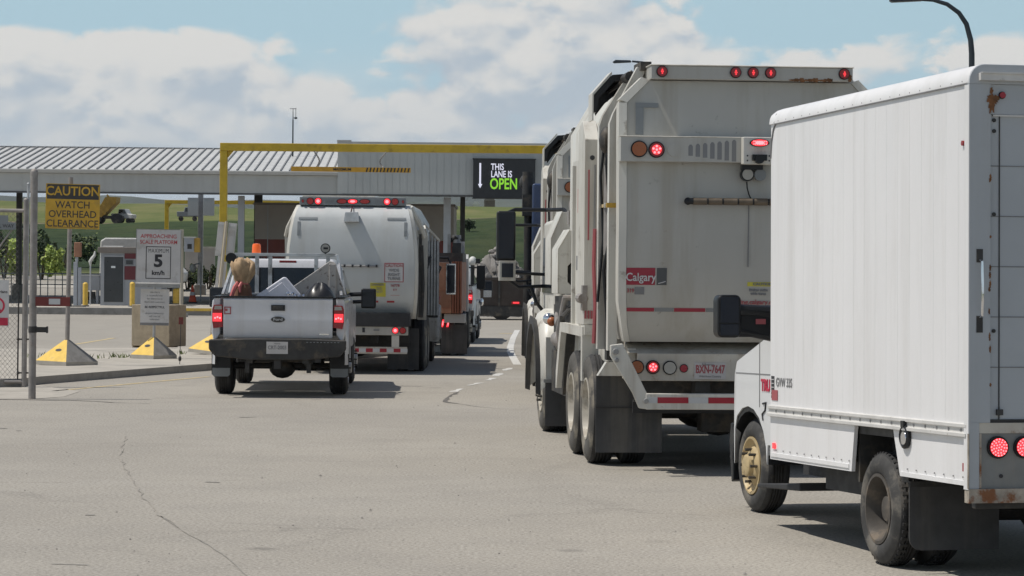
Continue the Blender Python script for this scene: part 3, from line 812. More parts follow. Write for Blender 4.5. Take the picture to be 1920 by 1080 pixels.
b = MB().m('reflector_grey').prism([(xa,za),(xb,za),(xb,za+.11),(xb-.12,za+.12),(xb-.12,zb2),(xa,zb2)], 'y', -.05, -.042).m('ink_black')
b.text('ALL WAY', .075, T(xb-.03, -.052, za+.055) @ REAR, .001, 1.0, .001, 'RIGHT'); b.build('upper_notice', gate, smooth=0)

# ---- three roadside signs on painted pyramid feet
def pyramid(parent, s, h, th):
    b = MB(); hb = .07; r = s/math.sqrt(2)
    def ringz(rr, z): return [(rr*cos(th+q), rr*sin(th+q), z) for q in (-.75*pi, -.25*pi, .25*pi, .75*pi)]
    lo, up, tp = ringz(r, 0), ringz(r, hb), ringz(.05, h)
    b.m('concrete').loft([lo, up], caps=True)
    for i in range(4):
        j = (i+1) % 4
        nrm = Vector((0,0,0)); mid = (Vector(up[i])+Vector(up[j]))/2
        b.m('yellow_paint' if mid.x < -.02 else 'concrete_dark').mesh([up[i], up[j], tp[j], tp[i]], [(0,1,2,3)])
    b.m('yellow_paint').mesh(tp, [(0,1,2,3)])
    # lifting pocket on the painted face
    for i in range(4):
        j = (i+1) % 4; mid = (Vector(up[i])+Vector(up[j]))/2
        if mid.x < -.02 and mid.y < 0:
            A = mid.lerp((Vector(tp[i])+Vector(tp[j]))/2, .52); n = (Vector(up[j])-Vector(up[i])).cross(Vector(tp[i])-Vector(up[i])).normalized()
            if n.z < 0: n = -n
            e = (Vector(up[j])-Vector(up[i])).normalized(); f = n.cross(e)
            b.m('ink_black').mesh([A + n*.004 + e*(.075*cos(q*pi/6)) + f*(.032*sin(q*pi/6)) for q in range(12)], [tuple(range(12))])
    o = b.build('foot', parent, smooth=0); return o
def foot_at(px, py): return gr(px, py, ISL)
# caution sign
f = foot_at(125, 684)
cs = thing('caution_sign', 'yellow and black CAUTION WATCH OVERHEAD CLEARANCE sign on a pyramid foot', 'sign', (f.x, f.y, ISL), ry=R(.9))
pyramid(cs, .77, .44, R(-37))
k = f.y/F_PX
z0, z1 = at(136, 429, f.y).z-ISL, at(136, 345, f.y).z-ISL
b = MB().m('galvanised_worn').cyl((0,0,.3), (0,0,z1+.12), .040, n=14); b.build('pole', cs)
wS, hS = 1.0*.945, z1-z0; cx = .045
b = MB().m('sign_yellow').box((cx-wS/2,-.075,z0), (cx+wS/2,-.05,z1)).m('sign_black').box((cx-wS/2+.02,-.079,z1-.27), (cx+wS/2-.02,-.0755,z1-.012))
b.m('sign_yellow').text('CAUTION', .225, T(cx, -.0795, z1-.135) @ REAR, .002, .93, .004)
b.m('sign_black')
for i, s in enumerate(('WATCH', 'OVERHEAD', 'CLEARANCE')): b.text(s, .175, T(cx, -.0765, z1-.375-i*.165) @ REAR, .001, .93, .0015)
b.box((cx-wS/2+.03,-.0755,z0+.018),(cx+wS/2-.03,-.0745,z0+.024))
panel = b.build('panel', cs, bevel=.006); panel.rotation_euler = (0, 0, R(6))
# speed sign
f = foot_at(288, 672)
ss = thing('speed_sign', 'white APPROACHING SCALE PLATFORM MAXIMUM 5 km/h sign above a smaller notice', 'sign', (f.x, f.y, ISL), ry=R(.6))
pyramid(ss, .62, .40, R(-38))
z0, z1 = at(296, 539, f.y).z-ISL, at(296, 431, f.y).z-ISL
b = MB().m('galvanised').cyl((0,0,.3), (0,0,z1-.02), .026, n=12); b.build('pole', ss)
wS = .83; cx = .06; hS = z1-z0
b = MB().m('sign_white').box((cx-wS/2,-.06,z0+.10), (cx+wS/2,-.035,z1)).m('grey_steel').prism([(-.15,z0+.0),(-.035,z0),(-.035,z0+.099),(-.085,z0+.099),(-.15,z0+.07)], 'x', cx-wS/2-.005, cx+wS/2+.005)
b.box((cx-wS/2-.012,-.064,z0+.10),(cx-wS/2,-.03,z1)).box((cx+wS/2,-.064,z0+.10),(cx+wS/2+.012,-.03,z1)).box((cx-wS/2-.012,-.064,z1),(cx+wS/2+.012,-.03,z1+.012))
b.m('ink_red').text('APPROACHING', .105, T(cx, -.0615, z1-.125) @ REAR, .001, .93, .001).text('SCALE PLATFORM', .105, T(cx, -.0615, z1-.235) @ REAR, .001, .84, .001)
ft, fb, fw = z1-.315, z0+.165, .475
b.m('ink_black')
for (xa, za, xb, zb2) in ((-fw/2, fb, -fw/2+.014, ft), (fw/2-.014, fb, fw/2, ft), (-fw/2+.014, ft-.014, fw/2-.014, ft), (-fw/2+.014, fb, fw/2-.014, fb+.014)):
    b.box((cx+xa, -.0625, za), (cx+xb, -.0605, zb2))
b.text('MAXIMUM', .108, T(cx, -.0615, ft-.085) @ REAR, .001, .70, .000, 'CENTER', 1.16).text('5', .32, T(cx, -.0615, ft-.285) @ REAR, .001, 1.1, .012).text('km/h', .115, T(cx, -.0615, ft-.505) @ REAR, .001, 1.05, .004)
pn = b.build('speed_panel', ss, smooth=0); pn.rotation_euler = (0, 0, R(4))
z0, z1 = at(292, 610, f.y).z-ISL, at(292, 542, f.y).z-ISL
wS = .545; cx = .01
b = MB().m('sign_white').box((cx-wS/2,-.055,z0), (cx+wS/2,-.033,z1)).m('ink_grey').box((cx-wS/2,-.058,z0), (cx+wS/2,-.0555,z0+.05))
for i, (s, sz) in enumerate((('this site is', .052), ('a respectful site', .052), ('for everyone at', .052), ('work and customers', .052))): b.text(s, sz, T(cx, -.0565, z1-.06-i*.062) @ REAR, .001, .9)
b.m('ink_black').text('BE RESPECTFUL', .058, T(cx, -.0565, z1-.345) @ REAR, .001, .95, .001); b.m('ink_grey')
for i, s in enumerate(('abusive behaviour', 'will not be', 'tolerated')): b.text(s, .052, T(cx, -.0565, z1-.46-i*.058) @ REAR, .001, .95)
b.build('lower_panel', ss, smooth=0)
# sign turned away from the camera
f = foot_at(399, 664)
bs = thing('turned_sign', 'leaning sign seen from its pale back beside the white pickup', 'sign', (f.x, f.y, ISL), ry=R(5.5))
pyramid(bs, .70, .40, R(-37))
z0, z1 = at(420, 480, f.y).z-ISL, at(430, 416, f.y).z-ISL
b = MB().m('post_cream').cyl((0,0,.3), (0,0,z1+.02), .032, n=12).m('sign_white').box((-.10,.02,.36),(-.045,.07,z0)).box((.03,.02,.36),(.085,.07,z0-.1)); b.build('pole', bs)
b = MB().m('sign_white').prism([(-.17,z0),(-.045,z0),(-.045,z1),(-.17,z1)], 'y', .05, .07).m('gutter_metal')
for z in (z0+.02, z1-.09): b.box((-.165,.03,z), (-.05,.049,z+.04))
b.build('panel', bs, smooth=0)
b = MB().m('sign_white').box((.04,.05,z0+.03), (.21,.07,z1)).m('gutter_metal').box((.045,.02,z0+.05),(.06,.049,z1-.02)).box((.185,.02,z0+.05),(.2,.049,z1-.02))
for z in (z0+.06, z1-.11): b.box((.06,.03,z), (.185,.049,z+.05))
b.build('panel', bs, smooth=0)

# ---- concrete block
p = gr(246, 657)
blk = thing('concrete_block', 'weathered brown concrete barrier block standing behind the speed sign', 'concrete block', (p.x, p.y, 0), R(-24))
k = p.y/F_PX
b = MB().m('concrete_block').box((0,0,.10), (.98,.72,1.02)).box((.22,.08,0),(.82,.64,.10)).box((.0,.02,0.02),(.06,.70,.10)); b.build('block', blk, bevel=.02)
tag(blk, None)
# ---- flexible marker rod
p = gr(337, 683, ISL)
mk = thing('marker_rod', 'thin leaning wire marker with red tip and black foot on the kerb', 'marker rod', (p.x, p.y, ISL), ry=R(1.2))
zz = at(340, 601, p.y).z-ISL
b = MB().m('dark_steel').cyl((0,0,0), (0,0,zz), .007, n=6).ball((0,0,.10), (.03,.03,.05), 8, 6); b.build('rod', mk)
b = MB().m('barrier_red').box((-.04,-.004,zz-.07), (.04,.004,zz+.06)); b.build('flag', mk)

# ================================================================== scale island furniture and beyond
def ip(px, Y): return at(px, 560, Y).x
IS = .26
def bollard(px, Y, ztop, label, m='yellow_paint', r=.10):
    o = thing('bollard', label, 'bollard', (ip(px, Y), Y, IS), 0, 'yellow bollards on the scale island' if m == 'yellow_paint' else None)
    b = MB().m(m).cyl((0,0,0), (0,0,ztop-.06), r, n=14).ball((0,0,ztop-.06), (r,r,.07), 14, 6); b.build('pipe', o)
    b = MB().m('concrete_dark').cyl((0,0,0), (0,0,.05), r+.05, n=14); b.build('footing', o)
bollard(160, 105.5, .92, 'yellow steel bollard left of the grey ticket booth')
bollard(248, 105.5, .95, 'yellow steel bollard before the maroon side of the booth')
bollard(330, 112, .66, 'leftmost yellow bollard of the pair behind the speed sign', r=.13)
bollard(338, 112.6, .68, 'rightmost yellow bollard of the pair behind the speed sign', r=.13)
bollard(328, 121, 1.1, 'pale grey post with domed top beside the speed sign', 'column_paint', .12)
# pedestal posts and reader beside the booth
o = thing('card_reader', 'grey reader pedestal with orange housing left of the booth', 'card reader', (ip(145, 104.5), 104.5, IS))
b = MB().m('column_paint').box((-.14,-.1,0), (.0,.1,1.7)).box((.02,-.08,0),(.14,.08,1.5)).m('concrete_dark').box((-.3,-.2,0),(.3,.25,.06)); b.build('pedestal', o, bevel=.01)
b = MB().m('orange_paint').box((-.12,-.12,1.9), (.14,.14,2.45)).m('column_paint').box((-.08,-.06,1.7),(.02,.06,1.9)); b.build('housing', o, bevel=.03)
o = thing('flood_lamp', 'small curved white lamp on a stalk left of the booth', 'lamp', (ip(173, 110), 110, IS))
b = MB().m('far_white').tube([(-.08,0,1.55),(-.1,0,1.72),(-.02,0,1.85),(.08,0,1.98),(.1,0,2.15)], [.03,.07,.07,.06,.03], 8); b.build('lamp_head', o)
b = MB().m('column_paint').cyl((-.08,0,0), (-.08,0,1.56), .03, n=8); b.build('stalk', o)
o = thing('island_cabinet', 'low grey equipment cabinet left of the booth door', 'cabinet', (ip(152, 112), 112, IS))
b = MB().m('booth_frame').box((-.1,0,.55), (.75,.7,1.15)).box((.0,.02,0),(.1,.1,.55)).box((.6,.02,0),(.7,.1,.55)).m('far_white').box((-.12,-.02,1.15),(.77,.72,1.2)); b.build('body', o, bevel=.01)
b = MB().m('dark_steel').box((.08,-.02,.15), (.3,.3,.5)).box((.4,-.02,.2),(.55,.3,.5)); b.build('machinery', o, bevel=.02)
# ticket machine on the tall cream post
o = thing('ticket_machine', 'grey and orange ticket box on a tall cream post', 'ticket machine', (ip(340, 100), 100, 0))
zz = at(340, 430, 100).z
b = MB().m('post_cream').cyl((0,0,-.02), (0,0,zz), .07, n=12).m('concrete').cyl((0,0,-.02),(0,0,.12),.25,n=14); b.build('post', o)
za, zb2 = at(357, 472, 100).z, at(357, 444, 100).z
b = MB().m('booth_frame').box((.1,-.12,za), (.46,.2,zb2-.05)).m('gutter_metal').box((.08,-.14,zb2-.05),(.52,.22,zb2)).m('dark_steel').box((.22,-.13,za+.1),(.38,-.121,za+.28)); b.build('box', o, bevel=.01)
b = MB().m('dump_yellow').box((.47,-.13,za-.02), (.66,.2,zb2-.04)); b.build('orange_cover', o, bevel=.01)
# traffic cone
p = at(361, 560, 118)
o = thing('traffic_cone', 'orange traffic cone with pale collar standing on the scale island', 'traffic cone', (p.x, 118, IS))
b = MB().m('cone_orange').lathe([(.04,.17),(.75,.035),(.76,.02)], axis='z', n=18).m('sign_white').lathe([(.32,.128),(.46,.100),(.46,.095),(.32,.12)], axis='z', n=18); b.build('cone', o)
b = MB().m('black_plastic').box((-.22,-.22,0), (.22,.22,.04)); b.build('base', o, bevel=.02)
# dish-shaped lamp by the cone
p = at(364, 505, 122)
o = thing('globe_lamp', 'small white globe lamp on a bent arm above the traffic cone', 'lamp', (p.x, 122, IS))
zz = p.z-IS
b = MB().m('column_paint').tube([(.3,0,0),(.3,0,zz+.2),(.22,0,zz+.26),(.02,0,zz+.22)], .03, 8); b.build('arm', o)
b = MB().m('far_white').ball((-.05,0,zz+.05), (.16,.16,.19)); b.build('globe', o)
# square sign back hanging by the columns
p0, p1 = at(352, 404, 137.5), at(402, 371, 137.5)
o = thing('hanging_board', 'plain grey board on a thin post behind the pale canopy column', 'board', ((p0.x+p1.x)/2, 137.5, p0.z))
hw, hh = (p1.x-p0.x)/2, p1.z-p0.z
b = MB().m('facade_metal').box((-hw,-.03,0), (hw,.03,hh)).m('column_paint').box((-hw,-.035,hh-.05),(hw,-.031,hh)); b.build('board', o, smooth=0)
b = MB().m('column_paint').cyl((0,.08,zt(0,137.5)-p0.z-.02), (0,.08,hh), .045, n=8); b.build('post', o)
# railing
RY = 126.0
x0, x1 = ip(-120, RY), ip(192, RY)
o = thing('picket_railing', 'dark grey picket railing running along the far edge of the yard', 'railing', (x0, RY, zt(0, RY)-.02))
zz = at(100, 511, RY).z - zt(0, RY)
b = MB().m('column_paint').box((0,-.03,zz-.06), (x1-x0,.03,zz)).box((0,-.02,zz-.55),(x1-x0,.02,zz-.50)).box((0,-.02,.1),(x1-x0,.02,.15)); b.build('rail', o, smooth=0)
n = 0; x = .1
while x < x1-x0:
    b = MB().m('column_paint').box((x-.020,-.02,0), (x+.020,.02,zz-.061)); b.build('picket', o, smooth=0); x += .335
# pale service path and tan wall behind
b = MB().m('island_top'); ps = []
for (x, y) in ((-60, 141), (-22, 141), (-10, 137), (6, 137), (6, 146), (-14, 146), (-60, 150)): ps.append((x, y, zt(x, y)+.02))
b.mesh(ps, [tuple(range(len(ps)))]); o = b.build('service_path', smooth=0); tag(o, kind='structure')
p0, p1 = at(346, 514, 150), at(402, 466, 150)
o = thing('tan_wall', 'low tan concrete wall in front of the green slope behind the cone', 'wall', (p0.x, 150, zt(0,150)))
b = MB().m('house_tan').box((0,0,0), (p1.x-p0.x,.4,p1.z-zt(0,150))).m('concrete').box((-.05,-.05,p1.z-zt(0,150)),(p1.x-p0.x+.05,.45,p1.z-zt(0,150)+.1)); b.build('wall_body', o, smooth=0)
# camper van roof over the booth
p0 = at(222, 470, 139); p1 = at(302, 447, 139)
o = thing('white_van', 'white high-roofed van mostly hidden behind the ticket booth', 'van', ((p0.x+p1.x)/2, 139, zt(0,139)), R(-90))
zz = p1.z-zt(0,139)
b = MB().m('far_white').prism([(-1.9,.45),(2.3,.45),(2.4,.9),(2.1,1.2),(1.4,zz-.75),(1.0,zz-.15),(.8,zz),(-1.6,zz),(-1.85,zz-.15)], 'x', -.95, .95); b.build('body', o, bevel=.08)
b = MB().m('glass_dark').box((-.96,.2,1.4), (.96,1.1,1.85)); b.build('window', o)
for x in (-.85, .85):
    for y in (-1.2, 1.6):
        b = MB().m('rubber').lathe([(-.1,.28),(-.1,.36),(.1,.36),(.1,.28)], (x,y,.36), 'x', 20).m('aluminium').cyl((x-.105,y,.36),(x+.105,y,.36),.22,n=16); b.build('wheel', o)

# ---- bushes and the small bright tree at the left
def leaves(b, c, r, n, size, mats_):
    for _ in range(n):
        while True:
            q = Vector((random.uniform(-1,1), random.uniform(-1,1), random.uniform(-1,1)))
            if .25 < q.length < 1: break
        lump = .78+.30*sin(q.x*5.3+c[0])*cos(q.z*4.1+c[1])
        q = Vector((q.x*r[0], q.y*r[1], q.z*r[2]))*lump + Vector(c)
        s = size*random.uniform(.6,1.4)
        a = Vector((random.uniform(-1,1),random.uniform(-1,1),random.uniform(-1,1))).normalized(); bb = a.orthogonal().normalized()
        b.m(random.choice(mats_)).mesh([q-a*s, q+bb*s*.55, q+a*s, q-bb*s*.55], [(0,1,2,3)])
mat('leaf_mid', (0.20, 0.27, 0.06), 0.7, var=0.4, scale=1.2)
def shrub(name, label, cat, px, py_top, py_bot, wpx, Y, mats_, n, group=None):
    ct = at(px, py_top, Y); cb = zt(ct.x, Y); h = ct.z-cb; hw = wpx/2*Y/F_PX
    o = thing(name, label, cat, (ct.x, Y, cb), 0, group)
    b = MB(); k = max(2, int(hw/(h*.42)+.5))
    for i in range(k):
        cx = (-hw*.7 + 1.4*hw*(i/(k-1)) if k > 1 else 0) ; hh = h*random.uniform(.88, 1.06)
        leaves(b, (cx, random.uniform(-.3,.3), hh*.54), (hw*.60+.1, h*.40, hh*.50), n//k, h*.05, mats_)
    b.build('crown', o, smooth=0, recalc=False)
    b = MB().m('bark')
    for i in range(5):
        a = i*1.3; b.tube([(cos(a)*.05,sin(a)*.05,-.05),(cos(a)*h*.1,sin(a)*h*.1,h*.35),(cos(a)*hw*.45,sin(a)*h*.2,h*.75)], [.05,.035,.012], 6)
    b.build('trunk', o)
shrub('leafy_tree', 'bright yellow-green young tree behind the gate posts', 'tree', 78, 455, 515, 72, 152, ['leaf_bright','leaf_bright','leaf_mid'], 3200)
shrub('leafy_tree', 'bright green tree partly behind the chain-link gate at the photo edge', 'tree', 8, 446, 515, 66, 154, ['leaf_bright','leaf_bright','leaf_mid'], 3200)
for i, (px, pt, w, Y, lab) in enumerate(((120, 436, 110, 175, 'broad dark bush on the slope behind the caution sign post'), (28, 420, 90, 178, 'dark bush on the slope behind the gate frame'),
     (352, 494, 34, 140, 'dark green bush beside the tan wall'), (392, 497, 26, 141, 'low dark bush at the foot of the pale column'))):
    shrub('dark_bush', lab, 'bush', px, pt, 515, w, Y, ['leaf_dark','leaf_dark','weed_green'], 1800, 'dark bushes')
for px, py, lab in ((880, 462, 'leftmost round shrub on the green slope right of the dark column'), (945, 452, 'round shrub on the green slope left of the mirrors')):
    d = gr(px, py+4) if False else None
    Y = 212; p = at(px, py, Y)
    o = thing('slope_shrub', lab, 'shrub', (p.x, Y, zt(p.x, Y)), 0, 'shrubs on the green slope')
    b = MB(); leaves(b, (0,0,.55), (.62,.5,.5), 700, .10, ['leaf_dark']); b.build('crown', o, smooth=0, recalc=False)
    b = MB().m('bark').cyl((0,0,-.1),(0,0,.5),.05,.03,6); b.build('trunk', o)

# ---- traffic on the hill road
def hill_y(py, px):                                          # distance where the sight line meets the hill
    Y = 170.0
    while Y < 460:
        p = at(px, py, Y)
        if p.z <= zt(p.x, Y): return Y, p
        Y += .5
    return 250, at(px, py, 250)
Y, p = 243.0, at(200, 411, 243)
z0 = zt(p.x, Y)
o = thing('dump_truck', 'yellow dump truck tipping its raised body on the hill road', 'dump truck', (p.x, Y, z0), 0)
b = MB().m('dump_yellow').prism([(-.9,.75),(.05,2.35),(1.05,2.35),(1.0,1.9),(-.3,.55)], 'y', -1.2, 1.2)
for i in range(4):
    x = -.62+i*.25; b.prism([(x,1.2+i*.42),(x+.1,1.35+i*.42),(x+.75,.9+i*.3),(x+.65,.75+i*.3)], 'y', -1.26, -1.2)
b.build('dump_body', o)
b = MB().m('dark_steel').box((-1.0,-1.0,.45),(1.5,1.0,.7)).m('dump_yellow').box((-.9,-1.1,.7),(-.2,1.1,1.0)); b.build('chassis', o)
for x in (-.7, 1.0):
    b = MB().m('rubber').lathe([(-1.15,.2),(-1.15,.45),(1.15,.45),(1.15,.2)], (x,0,.45), 'y', 18); b.build('wheel', o)
def small_pickup(px, py, Y, m, label, rz):
    p = at(px, py, Y); z0 = zt(p.x, Y)
    o = thing('parked_pickup', label, 'pickup truck', (p.x, Y, z0), rz, 'pickups on the hill road')
    b = MB().m(m).prism([(-.95,.4),(.95,.4),(1.0,.75),(.55,.82),(.3,1.25),(-.25,1.25),(-.35,.85),(-.98,.85)], 'y', -.6, .6); b.build('body', o, bevel=.05)
    b = MB().m('glass_dark').prism([(.46,.84),(.28,1.18),(-.2,1.18),(-.26,.84)], 'y', -.61, .61); b.build('window', o)
    for x in (-.6, .62):
        b = MB().m('rubber').lathe([(-.62,.1),(-.62,.22),(.62,.22),(.62,.1)], (x,0,.22), 'y', 16); b.build('wheel', o)
small_pickup(232, 409, 244, 'far_white', 'white pickup parked right of the tipping yellow dump truck', R(-12))
small_pickup(352, 414, 246, 'reflector_grey', 'grey pickup on the hill road below the plain grey board', R(6))
# sheds on the crest
for (px, pt, pb, wpx, Y, m, lab) in ((918, 369, 386, 20, 425, 'far_brown', 'small brown shed on the grassy crest under the lane sign'), (893, 378, 385, 12, 425, 'far_white', 'tiny white shed on the crest beside the brown shed')):
    p = at(px, pt, Y); z0 = zt(p.x, Y); hw = wpx/2*Y/F_PX; h = p.z-z0
    o = thing('crest_shed', lab, 'shed', (p.x, Y, z0-.1))
    b = MB().m(m).box((-hw,0,0),(hw,hw*2,h*.75)); b.build('wall', o, smooth=0)
    b = MB().m('booth_roof' if m == 'far_brown' else 'far_white').prism([(-hw*1.1,h*.75),(hw*1.1,h*.75),(hw*.6,h+.1),(-hw*.6,h+.1)], 'y', -.1, hw*2+.1); b.build('roof', o, smooth=0)

# ---- street lamps to the right
def street_lamp(label, px0, Y, pts_px, head_px):
    p = at(px0, 500, Y)
    o = thing('street_lamp', label, 'street lamp', (p.x, Y, 0), 0, 'tall street lamps')
    loc = [((q := at(x, y, Y)).x-p.x, 0, q.z) for (x, y) in pts_px]
    b = MB().m('lamp_post_dark').tube([(0,0,-.02)]+loc, [.085]+[.07-.035*i/len(loc) for i in range(len(loc))], 10); b.build('pole', o)
    h = at(*head_px, Y); hx = h.x-p.x
    b = MB().m('lamp_post_dark').prism([(hx-.42,h.z-.02),(hx-.30,h.z+.06),(hx+.30,h.z+.05),(hx+.34,h.z-.03),(hx-.36,h.z-.07)], 'y', -.13, .13); b.build('lamp_head', o, bevel=.02)
    b = MB().m('dark_steel').cyl((0,0,0),(0,0,.06),.2,n=14); b.build('base_plate', o)
street_lamp('tall dark street lamp with curved arm above the white box truck', 1822, 62, ((1822,180),(1822,100),(1820,75),(1812,45),(1798,24),(1776,8),(1750,0),(1715,-2)), (1702,-1))
street_lamp('dark street lamp arm showing above the garbage truck roof', 1213, 110, ((1240,260),(1238,180),(1232,140),(1222,126),(1205,117),(1185,115)), (1168,115.5))

# ================================================================== vehicle helpers
def lathe_open(b, prof, c, n=40):
    rings = []
    for t, r in prof:
        rings.append([(c[0]+t, c[1]+cos(2*pi*i/n)*r, c[2]+sin(2*pi*i/n)*r) for i in range(n)])
    return b.loft(rings, caps=False)
WHEELS = {}
def wheel(parent, x, y, r, w, rr, side, style='front', rim='pale_rim', tyre='dusty_tyre', lugs=0, z=None, nm='wheel'):
    """outer face at x, looking towards side (-1 left, +1 right)"""
    e = empty(nm, parent, (x, y, r if z is None else z))
    key = (r, w, rr, side, style, rim, tyre, lugs)
    if key in WHEELS:
        for src in WHEELS[key]:
            c = src.copy(); COL.objects.link(c); c.parent = e
        return e
    s = -side; b = MB()
    q = [(.035, rr-.01),(.012, rr+.012),(.0, rr+(r-rr)*.45),(.012, r-.05),(.035, r-.018)]
    b.m(tyre); lathe_open(b, [(s*t, R_) for t, R_ in q], (0,0,0), 48)
    b.m('rubber'); tr = [(.035, r-.018),(.06, r)]
    k = 5
    for i in range(k):
        a0 = .06+(w-.12)*i/k; a1 = .06+(w-.12)*(i+1)/k
        tr += [(a0+.006, r), (a1-.010, r)]
        if i < k-1: tr += [(a1-.008, r-.014), (a1+.002, r-.014)]
    tr += [(w-.06, r),(w-.02, r-.03),(w, r-.09),(w-.02, rr)]
    lathe_open(b, [(s*t, R_) for t, R_ in tr], (0,0,0), 48)
    if lugs:
        for i in range(lugs):
            a = 2*pi*i/lugs; b.xf(Matrix.Rotation(a, 4, 'X'))
            b.box((s*.045,-r*.034,r-.016),(s*.10,r*.018,r+.0015))
        b.xf()
    ty = b.build('tyre', e, smooth=40)
    b = MB().m(rim)
    if style == 'dish':
        lathe_open(b, [(s*t, R_) for t, R_ in ((.036, rr+.004),(.008, rr+.006),(.006, rr-.014),(.03, rr-.022),(.07, rr*.86),(w*.62, rr*.80),(w*.66, rr*.62),(w*.64, rr*.40),(w*.30, rr*.36),(w*.26, rr*.12),(w*.25,.001))], (0,0,0), 40)
        for i in range(8):
            a = 2*pi*i/8; b.cyl((s*w*.60, cos(a)*rr*.55, sin(a)*rr*.55), (s*w*.48, cos(a)*rr*.55, sin(a)*rr*.55), rr*.055, n=6)
    else:
        lathe_open(b, [(s*t, R_) for t, R_ in ((.036, rr+.004),(.004, rr+.004),(.003, rr-.012),(.035, rr*.86),(.05, rr*.74),(.02, rr*.62),(.0, rr*.50),(.0, rr*.42),(-.035, rr*.38),(-.045, rr*.30),(-.045, .001))], (0,0,0), 40)
        for i in range(8):
            a = 2*pi*i/8; p = (cos(a)*rr*.56, sin(a)*rr*.56)
            b.m('dark_steel').cyl((s*.03, p[0], p[1]), (-s*.04, p[0], p[1]), rr*.055, n=6)
    ri = b.build('rim', e, smooth=40)
    WHEELS[key] = (ty, ri)
    return e

def lamp(parent, x, y, z, r, kind, name='tail_light', oval=1.0, d=.03):
    """round lamp facing -y; kind picks lens and how far it is lit"""
    b = MB().m('black_plastic')
    lens = {'six': 'red_lens', 'ring': 'red_lens', 'amber': 'amber_lens', 'clear': 'clear_lens', 'dim': 'red_lens_dim', 'glow': 'red_glow', 'spot': 'red_lens', 'reflector': 'reflector_red'}[kind]
    def disc(rr, y0, y1, n=22):
        b.loft([[(x+rr*oval*cos(2*pi*i/n), yy, z+rr*sin(2*pi*i/n)) for i in range(n)] for yy in (y0, y1)])
    disc(r, y, y-d*.6); b.m(lens); disc(r*.84, y-d*.6, y-d)
    if kind == 'six':
        b.m('red_glow'); disc(r*.60, y-d, y-d*1.05); b.m('red_hot')
        for i in range(5):
            a = 2*pi*i/5+pi/2; b.cyl((x+oval*r*.42*cos(a), y-d*1.06, z+r*.42*sin(a)), (x+oval*r*.42*cos(a), y-d*1.12, z+r*.42*sin(a)), r*.15, n=8)
        b.cyl((x, y-d*1.06, z), (x, y-d*1.12, z), r*.15, n=8)
    elif kind == 'ring':
        b.m('red_glow'); disc(r*.80, y-d, y-d*1.03); b.m('red_hot')
        for k, n in ((0, 1), (.26, 6), (.50, 11), (.72, 16)):
            for i in range(n):
                a = 2*pi*i/n+k; b.cyl((x+r*k*cos(a), y-d*1.04, z+r*k*sin(a)), (x+r*k*cos(a), y-d*1.12, z+r*k*sin(a)), r*.075, n=6)
    elif kind == 'spot':
        b.m('red_glow')
        for dx, dz in ((0,.3),(-.12,0),(.12,-.02),(0,-.32)): b.cyl((x+r*dx*oval, y-d*1.02, z+r*dz), (x+r*dx*oval, y-d*1.1, z+r*dz), r*.15, n=6)
    elif kind == 'glow':
        b.m('red_hot'); disc(r*.45, y-d, y-d*1.06)
    return b.build(name, parent, smooth=30)

# ================================================================== white box truck at the right
BT_YAW, BT_PITCH = R(13.4), R(-1.15)
bt_c = Vector((2.75, 16.40, 0)) + Vector((cos(BT_YAW), sin(BT_YAW), 0))*1.20
box_truck = thing('box_truck', 'white box truck with rusty rear frame and red lights lit at the right edge', 'truck', (bt_c.x, bt_c.y, .0), BT_YAW, rx=BT_PITCH)
HW, BL = 1.20, 3.72
ZB, ZRAIL, ZTOP = .64, .935, 3.17
# cargo box walls with faint vertical panel seams
b = MB().m('box_white')
rc = .10
def roundtop(hw, z0, z1, rad, n=6):
    out = [(-hw, z0), (hw, z0)]
    for i in range(n+1):
        a = (pi/2)*i/n; out.append((hw-rad+rad*cos(a), z1-rad+rad*sin(a)))
    for i in range(n+1):
        a = pi/2+(pi/2)*i/n; out.append((-hw+rad+rad*cos(a), z1-rad+rad*sin(a)))
    return out
b.prism([(-HW, ZRAIL), (HW, ZRAIL), (HW, ZTOP-.108), (-HW, ZTOP-.108)], 'y', .03, BL-.03)
y = .18
while y < BL-.15:
    for sx in (-1, 1): b.box((sx*(HW-.001), y-.0015, ZRAIL+.09), (sx*(HW+.0007), y+.0015, ZTOP-.13))
    y += .2
cargo = b.build('cargo_box', box_truck, smooth=0)
# rounded roof cap with rounded front end
b = MB().m('box_white'); rings = []
for (yy, dz, ins) in ((.0, 0, 0), (BL-.12, 0, 0), (BL-.06, -.012, .0), (BL-.025, -.035, .0), (BL-.006, -.07, .006), (BL, -.10, .01)):
    rings.append([(px_*(1-ins/HW), yy, min(pz, ZTOP+dz) if pz > ZTOP-.105 else pz) for (px_, pz) in roundtop(HW+.012, ZTOP-.112, ZTOP, rc)])
b.loft(rings); cap = b.build('roof_cap', box_truck, smooth=50)
b = MB().m('ink_grey')
for sx in (-1, 1):
    b.box((sx*(HW+.002), .02, ZTOP-.119), (sx*(HW+.0125), BL-.13, ZTOP-.1125)); 
    y = .1
    while y < BL-.2:
        b.cyl((sx*(HW+.010), y, ZTOP-.098), (sx*(HW+.0145), y, ZTOP-.098), .0035, n=6); y += .17
    b.tube([(sx*(HW+.003), BL-.14, ZTOP-.116), (sx*(HW+.003), BL-.09, ZTOP-.15), (sx*(HW+.003), BL-.05, ZTOP-.24), (sx*(HW+.002), BL-.03, ZTOP-.36)], .007, 6)
    b.tube([(sx*(HW+.012), BL-.13, ZTOP-.11), (sx*(HW-.005), BL-.13, ZTOP-.045), (sx*(HW-.07), BL-.13, ZTOP-.003)], .004, 6)
b.build('roof_seam', box_truck, smooth=0)
b = MB().m('box_white').box((-HW+.02, BL-.03, ZRAIL), (HW-.02, BL, ZTOP-.22)); b.build('front_wall', box_truck, bevel=.02)
